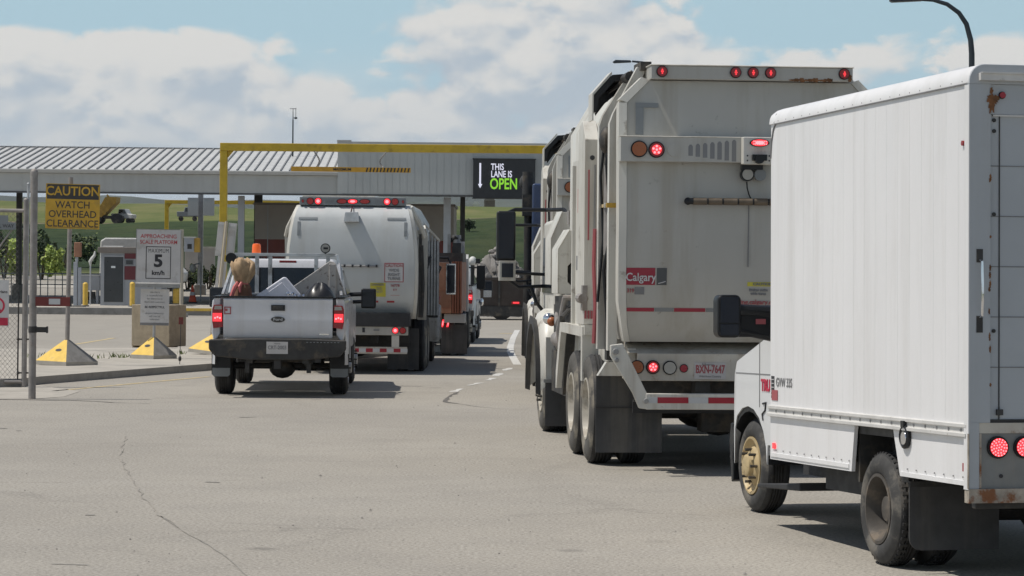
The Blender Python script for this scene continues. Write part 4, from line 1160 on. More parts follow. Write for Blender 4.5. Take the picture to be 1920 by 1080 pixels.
# rub rail, skirts
b = MB().m('trim_white')
for sx in (-1, 1):
    b.prism([(sx*HW, ZRAIL-.005), (sx*(HW+.022), ZRAIL), (sx*(HW+.022), ZRAIL+.018), (sx*(HW+.006), ZRAIL+.026), (sx*(HW+.006), ZRAIL+.05), (sx*(HW+.018), ZRAIL+.056), (sx*(HW+.018), ZRAIL+.074), (sx*HW, ZRAIL+.08)], 'y', .02, BL-.01)
    b.m('ink_grey'); y = .12
    while y < BL:
        b.cyl((sx*(HW+.006), y, ZRAIL+.038), (sx*(HW+.012), y, ZRAIL+.038), .009, n=6); y += .19
    b.m('trim_white')
b.build('rub_rail', box_truck, smooth=0)
AX = 1.56
for sx in (-1, 1):
    b = MB().m('box_white')
    z0 = ZB
    b.prism([(.02, z0), (AX-.42, z0), (AX-.30, ZRAIL-.005), (.02, ZRAIL-.005)], 'x', sx*(HW-.004), sx*(HW-.03))
    b.prism([(AX+.46, z0-.02), (BL-.02, z0-.02), (BL-.02, ZRAIL-.005), (AX+.40, ZRAIL-.005)], 'x', sx*(HW-.004), sx*(HW-.03))
    for (a, c) in ((.04, AX-.44), (AX+.5, BL-.04)): b.box((sx*(HW-.004), a, z0+.0), (sx*(HW+.003), c, z0+.028))
    y = .1
    b.m('ink_grey')
    while y < BL-.05:
        if not (AX-.48 < y < AX+.48): b.cyl((sx*(HW), y, z0+.05), (sx*(HW+.004), y, z0+.05), .006, n=6)
        y += .15
    sk = b.build('side_skirt', box_truck, smooth=0)
b = MB().m('dark_steel').box((-HW+.04, AX-.44, .62), (HW-.04, AX-.40, ZRAIL)).box((-HW+.05, AX+.42, .55), (HW-.04, AX+.46, ZRAIL)).box((-HW+.04, .05, ZRAIL-.06), (HW-.04, BL-.02, ZRAIL-.01))
b.box((-.45, .1, .58), (-.32, BL+1.6, .78)).box((.32, .1, .58), (.45, BL+1.6, .78)).cyl((-.9, AX, .385), (.9, AX, .385), .07, n=12).ball((0, AX, .40), (.2,.2,.19)).cyl((.55,BL-.6,.5),(.55,.3,.5),.05,n=10)
b.prism([(AX-.40, .62), (AX-.2, .8), (AX+.25, .8), (AX+.42, .6)], 'x', -HW+.30, HW-.30)
b.m('bed_liner').box((-HW+.30, AX-.40, .60), (-HW+.28, AX+.42, ZRAIL-.06)).box((-.9,BL-.5,.50),(-.3,BL+.1,.74)).box((-HW+.2,AX+.55,.44),(-.4,AX+1.5,.66))
b.build('chassis', box_truck, smooth=30)
# rear frame, header, door
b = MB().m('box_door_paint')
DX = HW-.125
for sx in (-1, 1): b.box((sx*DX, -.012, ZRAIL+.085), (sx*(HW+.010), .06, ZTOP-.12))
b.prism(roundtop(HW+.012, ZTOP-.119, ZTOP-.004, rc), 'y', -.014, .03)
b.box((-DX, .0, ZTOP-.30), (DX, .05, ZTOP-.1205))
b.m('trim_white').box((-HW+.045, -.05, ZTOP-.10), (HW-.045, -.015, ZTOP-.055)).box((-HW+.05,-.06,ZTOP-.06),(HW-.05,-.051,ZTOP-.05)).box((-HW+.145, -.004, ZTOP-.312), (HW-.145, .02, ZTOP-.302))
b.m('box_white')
for sx in (-1, 1): b.box((sx*(HW+.0105), -.013, ZB-.02), (sx*(HW+.016), .055, ZTOP-.125))
fr = b.build('rear_frame', box_truck, smooth=30)
b = MB().m('rust_stain')
def blotch(b, cx, cz, rx_, rz_, y, seed, n=26):
    rnd = random.Random(seed); pts = []
    for i in range(n):
        a = 2*pi*i/n; k = rnd.uniform(.55, 1.05); pts.append((cx+rx_*k*cos(a), y, cz+rz_*k*sin(a)))
    b.mesh([(cx, y, cz)]+pts, [(0, 1+i, 1+(i+1) % n) for i in range(n)])
blotch(b, -HW+.13, ZTOP-.235, .028, .07, -.016, 1); blotch(b, -HW+.135, ZTOP-.215, .05, .035, -.0165, 5)
blotch(b, -HW+.128, ZTOP-.16, .012, .025, -.016, 2)
for i in range(12): blotch(b, -DX-.004+random.uniform(-.004,.006), random.uniform(1.0, 2.5), .008, random.uniform(.008,.03), -.0135, 20+i)
b.build('rust_patch', fr, smooth=0)
b = MB().m('chrome').tube([(-HW+.055,-.014,2.0),(-HW+.055,-.05,1.985),(-HW+.055,-.06,1.85),(-HW+.055,-.06,1.75),(-HW+.055,-.05,1.66),(-HW+.055,-.014,1.645)], .008, 8)
b.m('dark_steel').box((-HW+.035,-.016,1.98),(-HW+.075,-.0125,2.06)).box((-HW+.035,-.016,1.56),(-HW+.075,-.0125,1.66)); b.build('grab_handle', fr)
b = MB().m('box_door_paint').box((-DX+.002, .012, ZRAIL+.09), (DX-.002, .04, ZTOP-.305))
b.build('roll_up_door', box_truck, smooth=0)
door = [o for o in COL.objects if o.name.startswith('roll_up_door')][-1]
b = MB().m('ink_grey'); z = ZTOP-.31-.30
while z > ZRAIL+.15: b.box((-DX+.01, .0095, z-.003), (DX-.01, .012, z+.003)); z -= .302
b.m('dark_steel').box((-DX+.062,.006,ZRAIL+.10),(-DX+.068,.0115,ZTOP-.31)).box((-DX+.0,.004,ZRAIL+.085),(DX,.02,ZRAIL+.105)).box((-DX+.045,-.01,ZRAIL+.13),(-DX+.085,.008,ZRAIL+.165))
for z in (ZTOP-.335, ZTOP-.40, ZTOP-.9, ZTOP-1.6): b.cyl((-DX+.03,.012,z),(-DX+.03,.004,z),.012,n=10)
b.build('door_seam', door, smooth=0)
lamp(box_truck, -HW+.20, .0, ZTOP-.185, .022, 'reflector', 'marker_light', d=.02)
lamp(box_truck, HW-.20, .0, ZTOP-.185, .022, 'dim', 'marker_light', d=.02)
# rear light panel and rusty sill
b = MB().m('rusty_steel').box((-HW-.012, -.02, ZB-.10), (HW+.012, .05, ZB-.015)).m('box_door_paint')
for sx in (-1, 1): b.box((sx*(HW-.055), -.013, ZB-.0145), (sx*(HW+.0104), .05, ZRAIL+.0845))
b.m('bumper_paint').box((-HW+.0555, -.006, ZRAIL+.022), (HW-.0555, .05, ZRAIL+.084)).m('rusty_steel')
for sx in (-1, 1): b.box((sx*(HW-.0555), -.016, ZB-.01), (sx*(HW-.068), .03, ZRAIL+.021))
for sx in (-1, 1): b.box((sx*(HW+.0108), -.018, ZB-.014), (sx*(HW+.0165), .0, ZRAIL+.02))
b.build('bumper', box_truck, smooth=0)
b = MB().m('concrete_dark')
mat('panel_grey', (.20,.205,.20), .5, var=.12, scale=3, streak=(DUST,.25,5))
b = MB().m('panel_grey').box((-HW+.0685, .0, ZB-.0148), (HW-.0685, .03, ZRAIL+.0215)); pnl = b.build('light_panel', box_truck, smooth=0)
for sx in (-1, 1):
    lamp(pnl, sx*(HW-.175), .0, ZRAIL-.062, .068, 'ring'); lamp(pnl, sx*(HW-.345), .0, ZRAIL-.062, .068, 'ring')
b = MB().m('ink_black').cyl((-HW+.2,0,ZB+.06),(-HW+.2,-.006,ZB+.06),.012,n=10); b.build('bolt', pnl)
# small marks on the side
b = MB().m('red_lens').cyl((-HW, .10, ZTOP-.47), (-HW-.014, .10, ZTOP-.47), .016, n=10); b.build('side_marker', box_truck)
b = MB().m('reflector_red').box((-HW-.001, .05, ZB+.085), (-HW-.006, .10, ZB+.135)).m('red_glow').box((-HW-.001, BL-.15, ZB+.06), (-HW-.006, BL-.09, ZB+.10)); b.build('side_reflector', box_truck, smooth=0)
b = MB().m('ink_black').box((-HW-.001, BL-.12, ZRAIL+.13), (-HW-.003, BL-.055, ZRAIL+.29))
b.m('ink_grey').text('GVW 335', .09, T(-HW-.003, BL-.16, ZRAIL+.245) @ LEFT, .001, .95, .001, 'LEFT')
b.m('faded_red').box((-HW-.0032, BL-.20, ZRAIL+.115), (-HW-.0045, BL-.07, ZRAIL+.19))
b.m('sign_white')
for i in range(5): b.box((-HW-.0031, BL-.115, ZRAIL+.15+i*.028), (-HW-.0036, BL-.06, ZRAIL+.156+i*.028))
b.build('side_lettering', box_truck, smooth=0)
y0 = 1.02
b = MB().m('black_plastic').lathe([(0,.075),(-.02,.078),(-.03,.062),(-.022,.055)], (-HW+.002, y0, ZRAIL-.04), 'x', 22).m('chrome').lathe([(-.012,.05),(-.026,.042),(-.028,.01)], (-HW+.002, y0, ZRAIL-.05), 'x', 20); b.m('black_plastic').box((-HW-.03,y0-.02,ZRAIL+.02),(-HW,y0+.03,ZRAIL+.06)); b.build('fuel_cap', box_truck)
# wheels: the chassis is raked nose-down, the wheels still stand on the road
rake = -math.tan(BT_PITCH)
def bt_z(y, r): return r + y*rake
FA = AX+3.86
for sx in (-1, 1):
    wheel(box_truck, sx*(HW-.005), AX, .372, .225, .225, sx, 'dish', 'dark_rim', 'tyre_side', 46, z=bt_z(AX,.37), nm='rear_wheel')
    wheel(box_truck, sx*(HW-.275), AX, .372, .225, .225, sx, 'dish', 'dark_rim', 'tyre_side', 40, z=bt_z(AX,.37), nm='rear_wheel')
    wheel(box_truck, sx*(HW-.42), FA, .372, .235, .225, sx, 'front', 'tan_steel_rim', 'tyre_side', 0, z=bt_z(FA,.37), nm='front_wheel')
for sx in (-1, 1):
    b = MB().m('mudflap_rubber'); n = 6
    x0, x1 = sx*(HW-.03), sx*(HW-.64); zl = .17; rr = .08; y0 = AX-.52
    prof = [(x0,.60),(x0,zl+rr)]+[(x0-sx*rr*(1-cos(a)), zl+rr*(1-sin(a))) for a in (pi/8,pi/4,3*pi/8,pi/2)]+[(x1,zl),(x1,.60)]
    b.prism(prof, 'y', y0, y0+.014); b.m('dark_steel').prism([(y0+.02,.60),(y0+.16,.60),(y0+.02,.76)],'x',x0,x0-sx*.03).box((x0,y0-.01,.575),(x1,y0+.02,.61))
    b.build('mudflap', box_truck, smooth=30)
b = MB().m('dark_steel').box((-HW+.06,.05,.50),(HW-.06,.12,.62)).box((-.5,.1,.36),(-.38,.2,.60)).box((.38,.1,.36),(.5,.2,.60)); b.m('bed_liner').box((-.5,-.03,.40),(.5,.05,.50)); b.build('tow_frame', box_truck, bevel=.01)
# ---- cab
CW = .80
b = MB().m('white_paint'); arch = []
for i in range(11):
    a = pi*i/10; arch.append((FA+.47*cos(a), bt_z(FA,.40)+.44*sin(a)))
lowp = [(BL+.02,.70),(BL+.02,1.50),(BL+.35,1.52),(BL+.95,1.50),(BL+1.30,1.48),(FA+.28,1.30),(FA+.55,1.20),(FA+.66,1.10),(FA+.70,.98),(FA+.70,.62),(FA+.60,.48)] + [(FA+.50,.48)] + arch + [(FA-.49,.66)]
rings = []
for xx, nose in ((-CW, .33), (-CW+.10, .50), (-CW+.28, .70), (CW-.28, .70), (CW-.10, .50), (CW, .33)):
    rings.append([(xx, min(p[0], FA+nose+(p[0]-FA-.5)*.08) if p[0] > FA+.3 else p[0], p[1]) for p in lowp])
b.loft(rings)
cab = b.build('cab', box_truck, bevel=.045, segs=3)
b = MB().m('white_paint')
def ring(y0, z0, hw): return None
g0, g1 = 1.46, 2.16
b.loft([[(-CW+.03, BL+.02, g0), (CW-.03, BL+.02, g0), (CW-.03, BL+1.22, g0), (-CW+.03, BL+1.22, g0)],
        [(-CW+.16, BL+.02, g1), (CW-.16, BL+.02, g1), (CW-.16, BL+.62, g1), (-CW+.16, BL+.62, g1)]])
b.build('cab_roof', box_truck, bevel=.05, segs=3)
def cab_x(z): return CW-.03-.13*(z-g0)/(g1-g0)
for sx in (-1, 1):
    b = MB().m('glass_dark'); zz = (1.52, 2.02)
    b.loft([[(sx*(cab_x(z)+o), y, z) for (y, z) in ((BL+.10,1.50),(BL+1.12,1.50),(BL+.66,2.04),(BL+.10,2.04))] for o in (.002,.010)]); b.build('side_window', box_truck, smooth=0)
b = MB().m('glass_dark'); 
b.loft([[(-.76, BL+1.235+o, 1.52),(.76, BL+1.235+o, 1.52),(.66, BL+.70+o, 2.08),(-.66, BL+.70+o, 2.08)] for o in (0,.012)]); b.build('windscreen', box_truck, smooth=0)
b = MB().m('ink_grey')
for sx in (-1, 1):
    b.box((sx*(CW-.002), BL+.05, 1.205), (sx*(CW+.003), FA+.30, 1.213)).box((sx*(CW-.002), BL+1.40, .95), (sx*(CW+.0035), BL+1.41, 1.46))
    b.build('body_line', cab, smooth=0); b = MB().m('ink_grey')
b = MB().m('no_entry_red').text('TRUCK', .125, T(-CW-.004, BL+1.36, 1.12) @ LEFT, .002, .9, .005, 'LEFT')
b.m('ink_black').tube([(-CW-.004, BL+1.32, .98),(-CW-.004, BL+1.24, .99),(-CW-.004, BL+1.26, .93),(-CW-.004, BL+1.33, .90),(-CW-.004, BL+1.31, .85)], .008, 5); b.build('door_lettering', cab, smooth=0)
for sx in (-1, 1):
    b = MB().m('black_plastic'); fl = [(FA+.49*cos(pi*i/12), bt_z(FA,.40)+.46*sin(pi*i/12)) for i in range(13)]; fi = [(FA+.43*cos(pi*i/12), bt_z(FA,.40)+.40*sin(pi*i/12)) for i in range(13)]
    b.loft([[(sx*x, p[0], p[1]) for x, p in ((CW-.28, q),(CW-.012, q),(CW-.012, r_),(CW-.28, r_))] for q, r_ in zip(fl, fi)]); b.build('fender_liner', cab, smooth=40)
    b = MB().m('black_plastic').prism([(FA+.44,.80),(FA+.50,.80),(FA+.54,.66),(FA+.48,.32),(FA+.43,.34)], 'x', sx*(CW-.02), sx*(CW-.22)); b.build('air_dam', cab, bevel=.01)
    b = MB().m('clear_lens').box((sx*.34, FA+.68, .82), (sx*.55, FA+.725, 1.06)); b.build('headlight', cab, bevel=.015)
    # tow mirrors
    mx = sx*(CW+.37); my = BL+1.06; mz = 1.66
    b = MB().m('black_plastic').tube([(sx*(CW-.06),my+.05,mz+.02),(sx*(CW+.12),my+.03,mz+.04),(mx-sx*.02,my+.02,mz+.05)],[.07,.05,.05],8).tube([(sx*(CW-.06),my+.05,mz-.16),(sx*(CW+.12),my+.03,mz-.14),(mx-sx*.02,my+.02,mz-.10)],[.05,.035,.035],8)
    b.box((sx*(CW-.04),my+.0,mz-.16),(sx*(CW+.30),my+.03,mz+.06)); arm = b.build('mirror_arm', box_truck, bevel=.012)
    if sx < 0:
        b = MB().m('faded_red').box((-CW-.07,my-.004,mz-.06),(-CW-.15,my-.0005,mz-.02)); b.build('mirror_sticker', arm, smooth=0)
    prof = []
    for (cx_, cz_, a0) in ((.05,.12,0),(-.05,.12,90),(-.05,-.12,180),(.05,-.12,270)):
        for i in range(5): a = R(a0+22.5*i); prof.append((mx+cx_+.045*cos(a), mz+cz_+.045*sin(a)))
    b = MB().m('black_plastic').prism(prof, 'y', my-.03, my+.10); mb = b.build('mirror', box_truck, bevel=.015)
    b = MB().m('mirror_glass').box((mx-.072,my-.034,mz-.05),(mx+.072,my-.0305,mz+.145)).box((mx-.072,my-.034,mz-.145),(mx+.072,my-.0305,mz-.062)); b.build('mirror_glass', mb, bevel=.006)
# step and exhaust under the box front
b = MB().m('bed_liner').prism([(BL+.66,.37),(BL-.30,.40),(BL-.30,.46),(BL-.1,.44),(BL+.66,.40)], 'x', -CW-.27, -CW+.20).m('dark_steel').box((-CW+.1,BL-.36,.46),(-CW+.2,BL-.2,.62)).m('aluminium').box((-CW+.06,BL-.05,.505),(-CW+.14,BL+.35,.56)); b.build('step', box_truck, bevel=.01)
b = MB().m('bed_liner').prism([(BL+.62,.43),(BL-.34,.42),(BL-.30,.47),(BL+.62,.465)], 'x', CW+.13, CW-.20); b.build('step', box_truck, bevel=.01)

# ================================================================== white side-loading garbage trucks in the right-hand queue
def side_loader(label, loc, yaw):
    t = thing('garbage_truck', label, 'garbage truck', loc, yaw, 'white garbage trucks queuing in the right lane')
    def X(px): return (px-1403)/202.0
    def Z(py): return 1.93-(py-503)/202.0
    # --- body
    b = MB().m('truck_white').prism([(-1.19,1.0),(1.19,1.0),(1.19,3.36),(.98,3.72),(-.98,3.72),(-1.19,3.36)], 'y', 1.22, 4.6)
    b.build('body', t, bevel=.03)
    b = MB().m('truck_white').prism([(-1.06,1.0),(1.19,1.0),(1.19,2.4),(.98,2.55),(-.85,2.55),(-1.06,2.38)], 'y', 4.62, 6.25); b.build('hopper', t, bevel=.03)
    # --- tailgate with a gently bulged face
    zs = [(1.24,.24,1.09),(1.40,.13,1.13),(1.62,.055,1.15),(1.95,.015,1.157),(2.4,.0,1.158),(2.9,.03,1.158),(3.2,.055,1.158),(3.46,.075,1.155),(3.67,.09,.945)]
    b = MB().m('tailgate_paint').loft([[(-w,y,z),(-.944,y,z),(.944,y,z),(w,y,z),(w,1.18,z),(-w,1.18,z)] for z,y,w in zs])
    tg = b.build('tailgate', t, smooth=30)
    def face_y(z):
        for (za,ya,_),(zb_,yb,_) in zip(zs, zs[1:]):
            if z <= zb_: return ya+(yb-ya)*(z-za)/(zb_-za)
        return zs[-1][1]
    for sx in (-1,1):
        b = MB().m('truck_white')
        b.loft([[(sx*(w+.003),y-.012,z),(sx*(w+.075-.02*(z<1.5)),y-.006,z),(sx*(w+.075-.02*(z<1.5)),y+.20,z),(sx*(w+.003),y+.20,z)] for z,y,w in zs[:8]])
        b.loft([[(sx*(w+.003),y-.012,z),(sx*(w+.075),y-.006,z+.03),(sx*(w+.075),y+.20,z+.03),(sx*(w+.003),y+.20,z)] for z,y,w in zs[7:]])
        b.build('edge_rail', tg, smooth=30)
    # top beam
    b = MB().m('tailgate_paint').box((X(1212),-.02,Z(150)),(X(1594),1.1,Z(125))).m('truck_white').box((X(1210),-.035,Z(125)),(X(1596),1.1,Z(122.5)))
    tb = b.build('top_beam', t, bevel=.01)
    b = MB().m('rust_stain')
    for i in range(9): blotch(b, X(1478+i*9), Z(148.5), .035, .010+.008*(i%3), -.0225, 50+i)
    for i in range(3): blotch(b, X(1588), Z(140+i*4), .022, .02, -.0225, 70+i)
    b.build('rust_patch', tb, smooth=0)
    for px in (1232,1371,1404,1437,1577): lamp(tb, X(px), -.02, Z(136), .053, 'spot', 'marker_light')
    # silver tape corners
    for sx in (-1,1):
        b = MB().m('reflector_grey')
        b.box((sx*X(1185),.052,Z(203)),(sx*X(1228),.075,Z(194))).box((sx*X(1185),.046,Z(254)),(sx*X(1200),.07,Z(203.2)))
        b.build('reflective_tape', tg, smooth=0)
    # light bar
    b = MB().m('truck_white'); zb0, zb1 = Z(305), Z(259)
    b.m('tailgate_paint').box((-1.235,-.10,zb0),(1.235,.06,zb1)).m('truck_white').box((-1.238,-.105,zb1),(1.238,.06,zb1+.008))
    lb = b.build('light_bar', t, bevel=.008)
    for sx in (-1,1):
        b = MB().m('ink_grey')
        for i in range(7):
            x = sx*(X(1285)+i*.0675); h = .052+.008*i; zc = Z(283); b.prism([(x-.021,zc-h),(x+.021,zc-h),(x+.021,zc+h-.018),(x+.008,zc+h),(x-.008,zc+h),(x-.021,zc+h-.018)],'y',-.1015,-.0985)
        b.build('vent_slot', lb, smooth=0)
        b = MB().m('tailgate_paint').cyl((sx*X(1254),-.10,Z(283)),(sx*X(1254),-.108,Z(283)),.062,n=20); b.build('blank_cover', lb)
    for sx in (-1,1):
        lamp(lb, sx*X(1188), -.10, Z(282), .078, 'amber'); lamp(lb, sx*X(1220.5), -.10, Z(283), .076, 'six')
    # camera box in the middle
    b = MB().m('truck_white').box((X(1380),-.22,Z(309)),(X(1437),-.1005,Z(258))); cb = b.build('camera_box', lb, bevel=.008)
    lamp(cb, X(1410), -.22, Z(269), .036, 'glow', 'brake_light', oval=2.55)
    b = MB().m('red_hot')
    for i in range(8):
        for j in (-1,1): b.box((X(1398)+i*.0165,-.256,Z(269)+j*.012-.006),(X(1398)+i*.0165+.009,-.251,Z(269)+j*.012+.006))
    b.build('light_dots', cb, smooth=0)
    b = MB().m('black_plastic').box((X(1396),-.28,Z(302)),(X(1423),-.2215,Z(291))).cyl((X(1409),-.30,Z(300)),(X(1409),-.22,Z(300)),.04,n=16).m('ink_black')
    for px in (1388,1429):
        for py in (293,302): b.cyl((X(px),-.2205,Z(py)),(X(px),-.224,Z(py)),.008,n=8)
    b.build('camera', cb)
    b = MB().m('black_plastic').cyl((X(1393),-.02,Z(327)),(X(1393),-.10,Z(327)),.062,n=22).m('clear_lens').cyl((X(1393),-.101,Z(327)),(X(1393),-.106,Z(327)),.050,n=20).m('black_plastic').box((X(1382),-.12,Z(318)),(X(1421),-.02,Z(309.5))); b.build('work_light', t)
    b = MB().m('reflector_grey').cyl((X(1418),-.02,Z(327)),(X(1418),-.07,Z(327)),.056,n=22); b.build('beeper', t)
    b = MB().m('black_plastic').tube([(X(1393),-.05,Z(340)),(X(1394),-.05,Z(352)),(X(1398),-.04,Z(365)),(X(1402),-.03,Z(372))],.007,6); b.build('cable', t)
    # grab bar
    b = MB().m('black_plastic').cyl((X(1281),-.09,Z(378)),(-X(1281),-.09,Z(378)),.030,n=14).ball((X(1281),-.09,Z(378)),(.036,.036,.036),10,6).ball((-X(1281),-.09,Z(378)),(.036,.036,.036),10,6)
    mat_ = 'bumper_paint'
    b.m('bar_brown'); x = X(1291)
    while x < -X(1291): b.cyl((x,-.09,Z(378)),(x+.125,-.09,Z(378)),.0335,n=14); x += .142
    b.m('dark_steel')
    for x in (X(1287), -X(1287), 0): b.box((x-.015,-.09,Z(378)-.02),(x+.015,.02,Z(378)+.02))
    b.build('grab_bar', t)
    # decals
    def decal(name, parts, text=()):
        b = MB()
        for (mn, x0, y0, x1, y1) in parts:
            ya, yb = face_y(Z(y1)), face_y(Z(y0))
            b.m(mn).loft([[(X(x0),ya-o,Z(y1)),(X(x1),ya-o,Z(y1)),(X(x1),yb-o,Z(y0)),(X(x0),yb-o,Z(y0))] for o in (-.004,.004)])
        for (mn, s, px, py, size, sx_, al) in text: b.m(mn).text(s, size, T(X(px), face_y(Z(py))-.0075, Z(py)) @ REAR, .003, sx_, .0015, al)
        return b.build(name, tg, smooth=0)
    decal('city_logo', [('sign_red',1169.5,503,1224,535),('sign_grey',1227,503,1246,535)], [('sign_white','Calgary',1197,521,.105,.88,'CENTER')])
    b = MB().m('sign_white').tube([(X(1230),face_y(1.78)-.006,Z(532)),(X(1238),face_y(1.78)-.006,Z(530)),(X(1244),face_y(1.78)-.006,Z(528))],.004,5); b.build('logo_mark', tg)
    decal('small_decal', [('ink_grey',1186,539,1204,553)], [('faded_red','319',1178,546,.05,.9,'CENTER')])
    decal('red_strip', [('sign_red',1165,578,1224,585),('reflector_grey',1225,578,1261,585),('sign_red',1262,578,1321,585),('reflector_grey',1322,578,1356,585),('sign_red',1357,578,1452,585),('sign_red',1480,578,1540,585)])
    decal('caution_decal', [('sticker_yellow',1399,528,1456,536)], [('ink_grey','CAUTION',1428,532,.034,1.2,'CENTER'),('ink_grey','Brakes make',1420,543,.034,1,'CENTER'),('ink_grey','wide turns',1420,550,.034,1,'CENTER')])
    decal('web_lettering', [], [('faded_red','recycling.calgary.ca',1404,566,.062,1.0,'CENTER')])
    b = MB().m('ink_grey')
    b.box((X(1399)-.004,-.006,Z(500)),(X(1399)+.004,.01,Z(384))); b.build('centre_crease', tg, smooth=0)
    # lower bumper
    z0, z1 = Z(716), Z(643)
    b = MB().m('bumper_paint').box((-1.02,.20,z0),(1.02,.26,Z(664))).prism([(.22,Z(664)),(.52,z1+.0),(.60,z1),(.60,Z(664))],'x',-1.10,1.10).box((-1.10,.3,z0),(-1.02,.7,z1-.06)).box((1.02,.3,z0),(1.10,.7,z1-.06)); bp = b.build('rear_bumper', t, bevel=.008)
    for sx in (-1,1):
        lamp(bp, sx*X(1196), .20, Z(690), .066, 'amber'); lamp(bp, sx*X(1226), .20, Z(690), .066, 'six'); lamp(bp, sx*X(1258), .20, Z(691), .066, 'clear'); lamp(bp, sx*X(1285), .20, Z(692), .040, 'reflector', d=.015)
    b = MB().m('plate_white').box((X(1305),.188,Z(712)),(X(1365),.198,Z(681)))
    b.m('faded_red').text('BXN-7647', .105, T(X(1335),.186,Z(694)) @ REAR, .001, .60, .003).m('ink_grey').text('Alberta', .038, T(X(1330),.186,Z(684.5)) @ REAR, .001).text('Wild Rose Country', .026, T(X(1335),.186,Z(707)) @ REAR, .001); b.build('licence_plate', bp, smooth=0)
    # under-run bar on slanted arms
    b = MB().m('truck_white').box((X(1208),.0,Z(768)),(-X(1208),.09,Z(738)))
    for sx in (-1,1):
        b.prism([(sx*X(1141),Z(648)),(sx*X(1164),Z(645)),(sx*X(1214),Z(745)),(sx*X(1214),Z(768)),(sx*X(1196),Z(766)),(sx*X(1184),Z(738)),(sx*X(1141),Z(668))],'y',.015,.085)
        b.m('grey_steel').cyl((sx*X(1208),.01,Z(752)),(sx*X(1208),-.02,Z(752)),.025,n=10).cyl((sx*X(1150),.01,Z(660)),(sx*X(1150),-.02,Z(660)),.03,n=10).cyl((sx*X(1152),.01,Z(676)),(sx*X(1152),-.02,Z(676)),.022,n=10).m('truck_white')
    ub = b.build('underrun_bar', t, bevel=.008)
    b = MB()
    for (mn,x0,x1) in (('reflector_white',1213,1229),('reflector_red',1230,1288),('reflector_white',1289,1325),('reflector_red',1326,1385),('reflector_white',1386,1420),('reflector_red',1421,1480),('reflector_white',1481,1530),('reflector_red',1531,1588)):
        b.m(mn).box((X(x0),-.004,Z(756)),(X(x1),-.0005,Z(745)))
    b.build('reflective_tape', ub, smooth=0)
    # mud flaps, chassis, wheels
    for sx in (-1,1):
        b = MB().m('mudflap_rubber').box((sx*1.335,.80,.165),(sx*.70,.815,.90)); b.m('truck_white').prism([(sx*1.33,.90),(sx*1.25,1.03),(sx*1.05,1.05),(sx*.70,.905),(sx*.70,.90)],'y',.70,.83); b.m('dark_steel').box((sx*1.34,.79,.59),(sx*.69,.799,.60)); b.build('mudflap', t, smooth=0)
    b = MB().m('dark_steel').box((-.46,.3,.62),(-.32,8.2,.95)).box((.32,.3,.62),(.46,8.2,.95)).box((-1.0,.55,.66),(1.0,.65,1.0)).cyl((-1.0,1.75,.53),(1.0,1.75,.53),.09,n=12).cyl((-1.0,3.1,.53),(1.0,3.1,.53),.09,n=12).ball((0,1.75,.53),(.26,.28,.26)).ball((0,3.1,.53),(.26,.28,.26)).box((-.25,1.2,.34),(.25,1.5,.60)).box((-1.0,.9,.95),(1.0,6.2,1.02)).cyl((-.9,7.0,.5),(.9,7.0,.5),.08,n=12)
    b.m('bed_liner').box((-1.05,4.2,.5),(-.5,5.9,1.0)).box((.5,4.2,.5),(1.05,5.9,1.0)).box((-1.0,.66,.55),(1.0,.70,1.0)); b.build('chassis', t, smooth=30)
    for sx in (-1,1):
        for y in (1.75, 3.08):
            wheel(t, sx*1.335, y, .535, .27, .30, sx, 'dish', 'pale_rim', 'dusty_tyre', nm='rear_wheel'); wheel(t, sx*1.02, y, .535, .27, .30, sx, 'dish', 'pale_rim', 'dusty_tyre', nm='rear_wheel')
        wheel(t, sx*1.27, 6.95, .535, .36, .30, sx, 'front', 'pale_rim', 'dusty_tyre', nm='front_wheel')
    # --- left flank: tailgate side rails, hinge arms, hoses
    b = MB()
    for y, x in ((.46,-1.235),(.95,-1.275)):
        b.m('truck_white').tube([(x,y,1.15),(x,y,3.28),(x+.03,y,3.36),(-.98,y,3.80)],.05,rect=(.13,.085))
    b.build('side_rail', t, smooth=30)
    b = MB().m('truck_white').tube([(1.235,.5,1.15),(1.235,.5,3.3),(.98,.5,3.75)],.05,rect=(.12,.09)); b.build('side_rail', t, smooth=30)
    b = MB().m('dark_steel').box((-1.25,.70,1.05),(-1.16,.86,2.05)).ball((-1.27,.72,3.14),(.07,.11,.13)).cyl((-1.24,.72,2.86),(-1.24,.72,3.24),.045,n=10)
    b.m('black_plastic').tube([(-1.24,.62,3.2),(-1.27,.66,2.9),(-1.22,.66,2.3),(-1.29,.66,1.9),(-1.24,.68,1.3)],.018,6).tube([(-1.27,.78,3.2),(-1.31,.8,2.8),(-1.28,.8,2.2),(-1.33,.8,1.6)],.014,6)
    b.m('galvanised_worn').cyl((-1.23,.70,2.05),(-1.23,.70,2.9),.06,n=12); b.build('lift_cylinder', t)
    b = MB().m('tan_steel_rim').box((-1.30,.49,2.50),(-1.26,.90,2.53)).m('sign_yellow').box((-1.31,.30,2.49),(-1.165,.33,2.535)).m('reflector_white').box((-1.30,.50,2.495),(-1.27,.60,2.54)); b.build('lock_pin', t, smooth=0)
    b = MB().m('faded_red').tube([(-1.34,.98,2.30),(-1.345,1.0,1.95),(-1.33,.98,1.55),(-1.34,1.0,1.2)],.020,6); b.build('red_hose', t)
    # dark debris hood over the hinge
    b = MB().m('black_plastic').prism([(-1.36,3.42),(-1.36,3.58),(-1.18,3.78),(-.95,3.80),(-.95,3.74),(-1.16,3.72),(-1.31,3.56),(-1.33,3.42)],'y',.98,1.3)
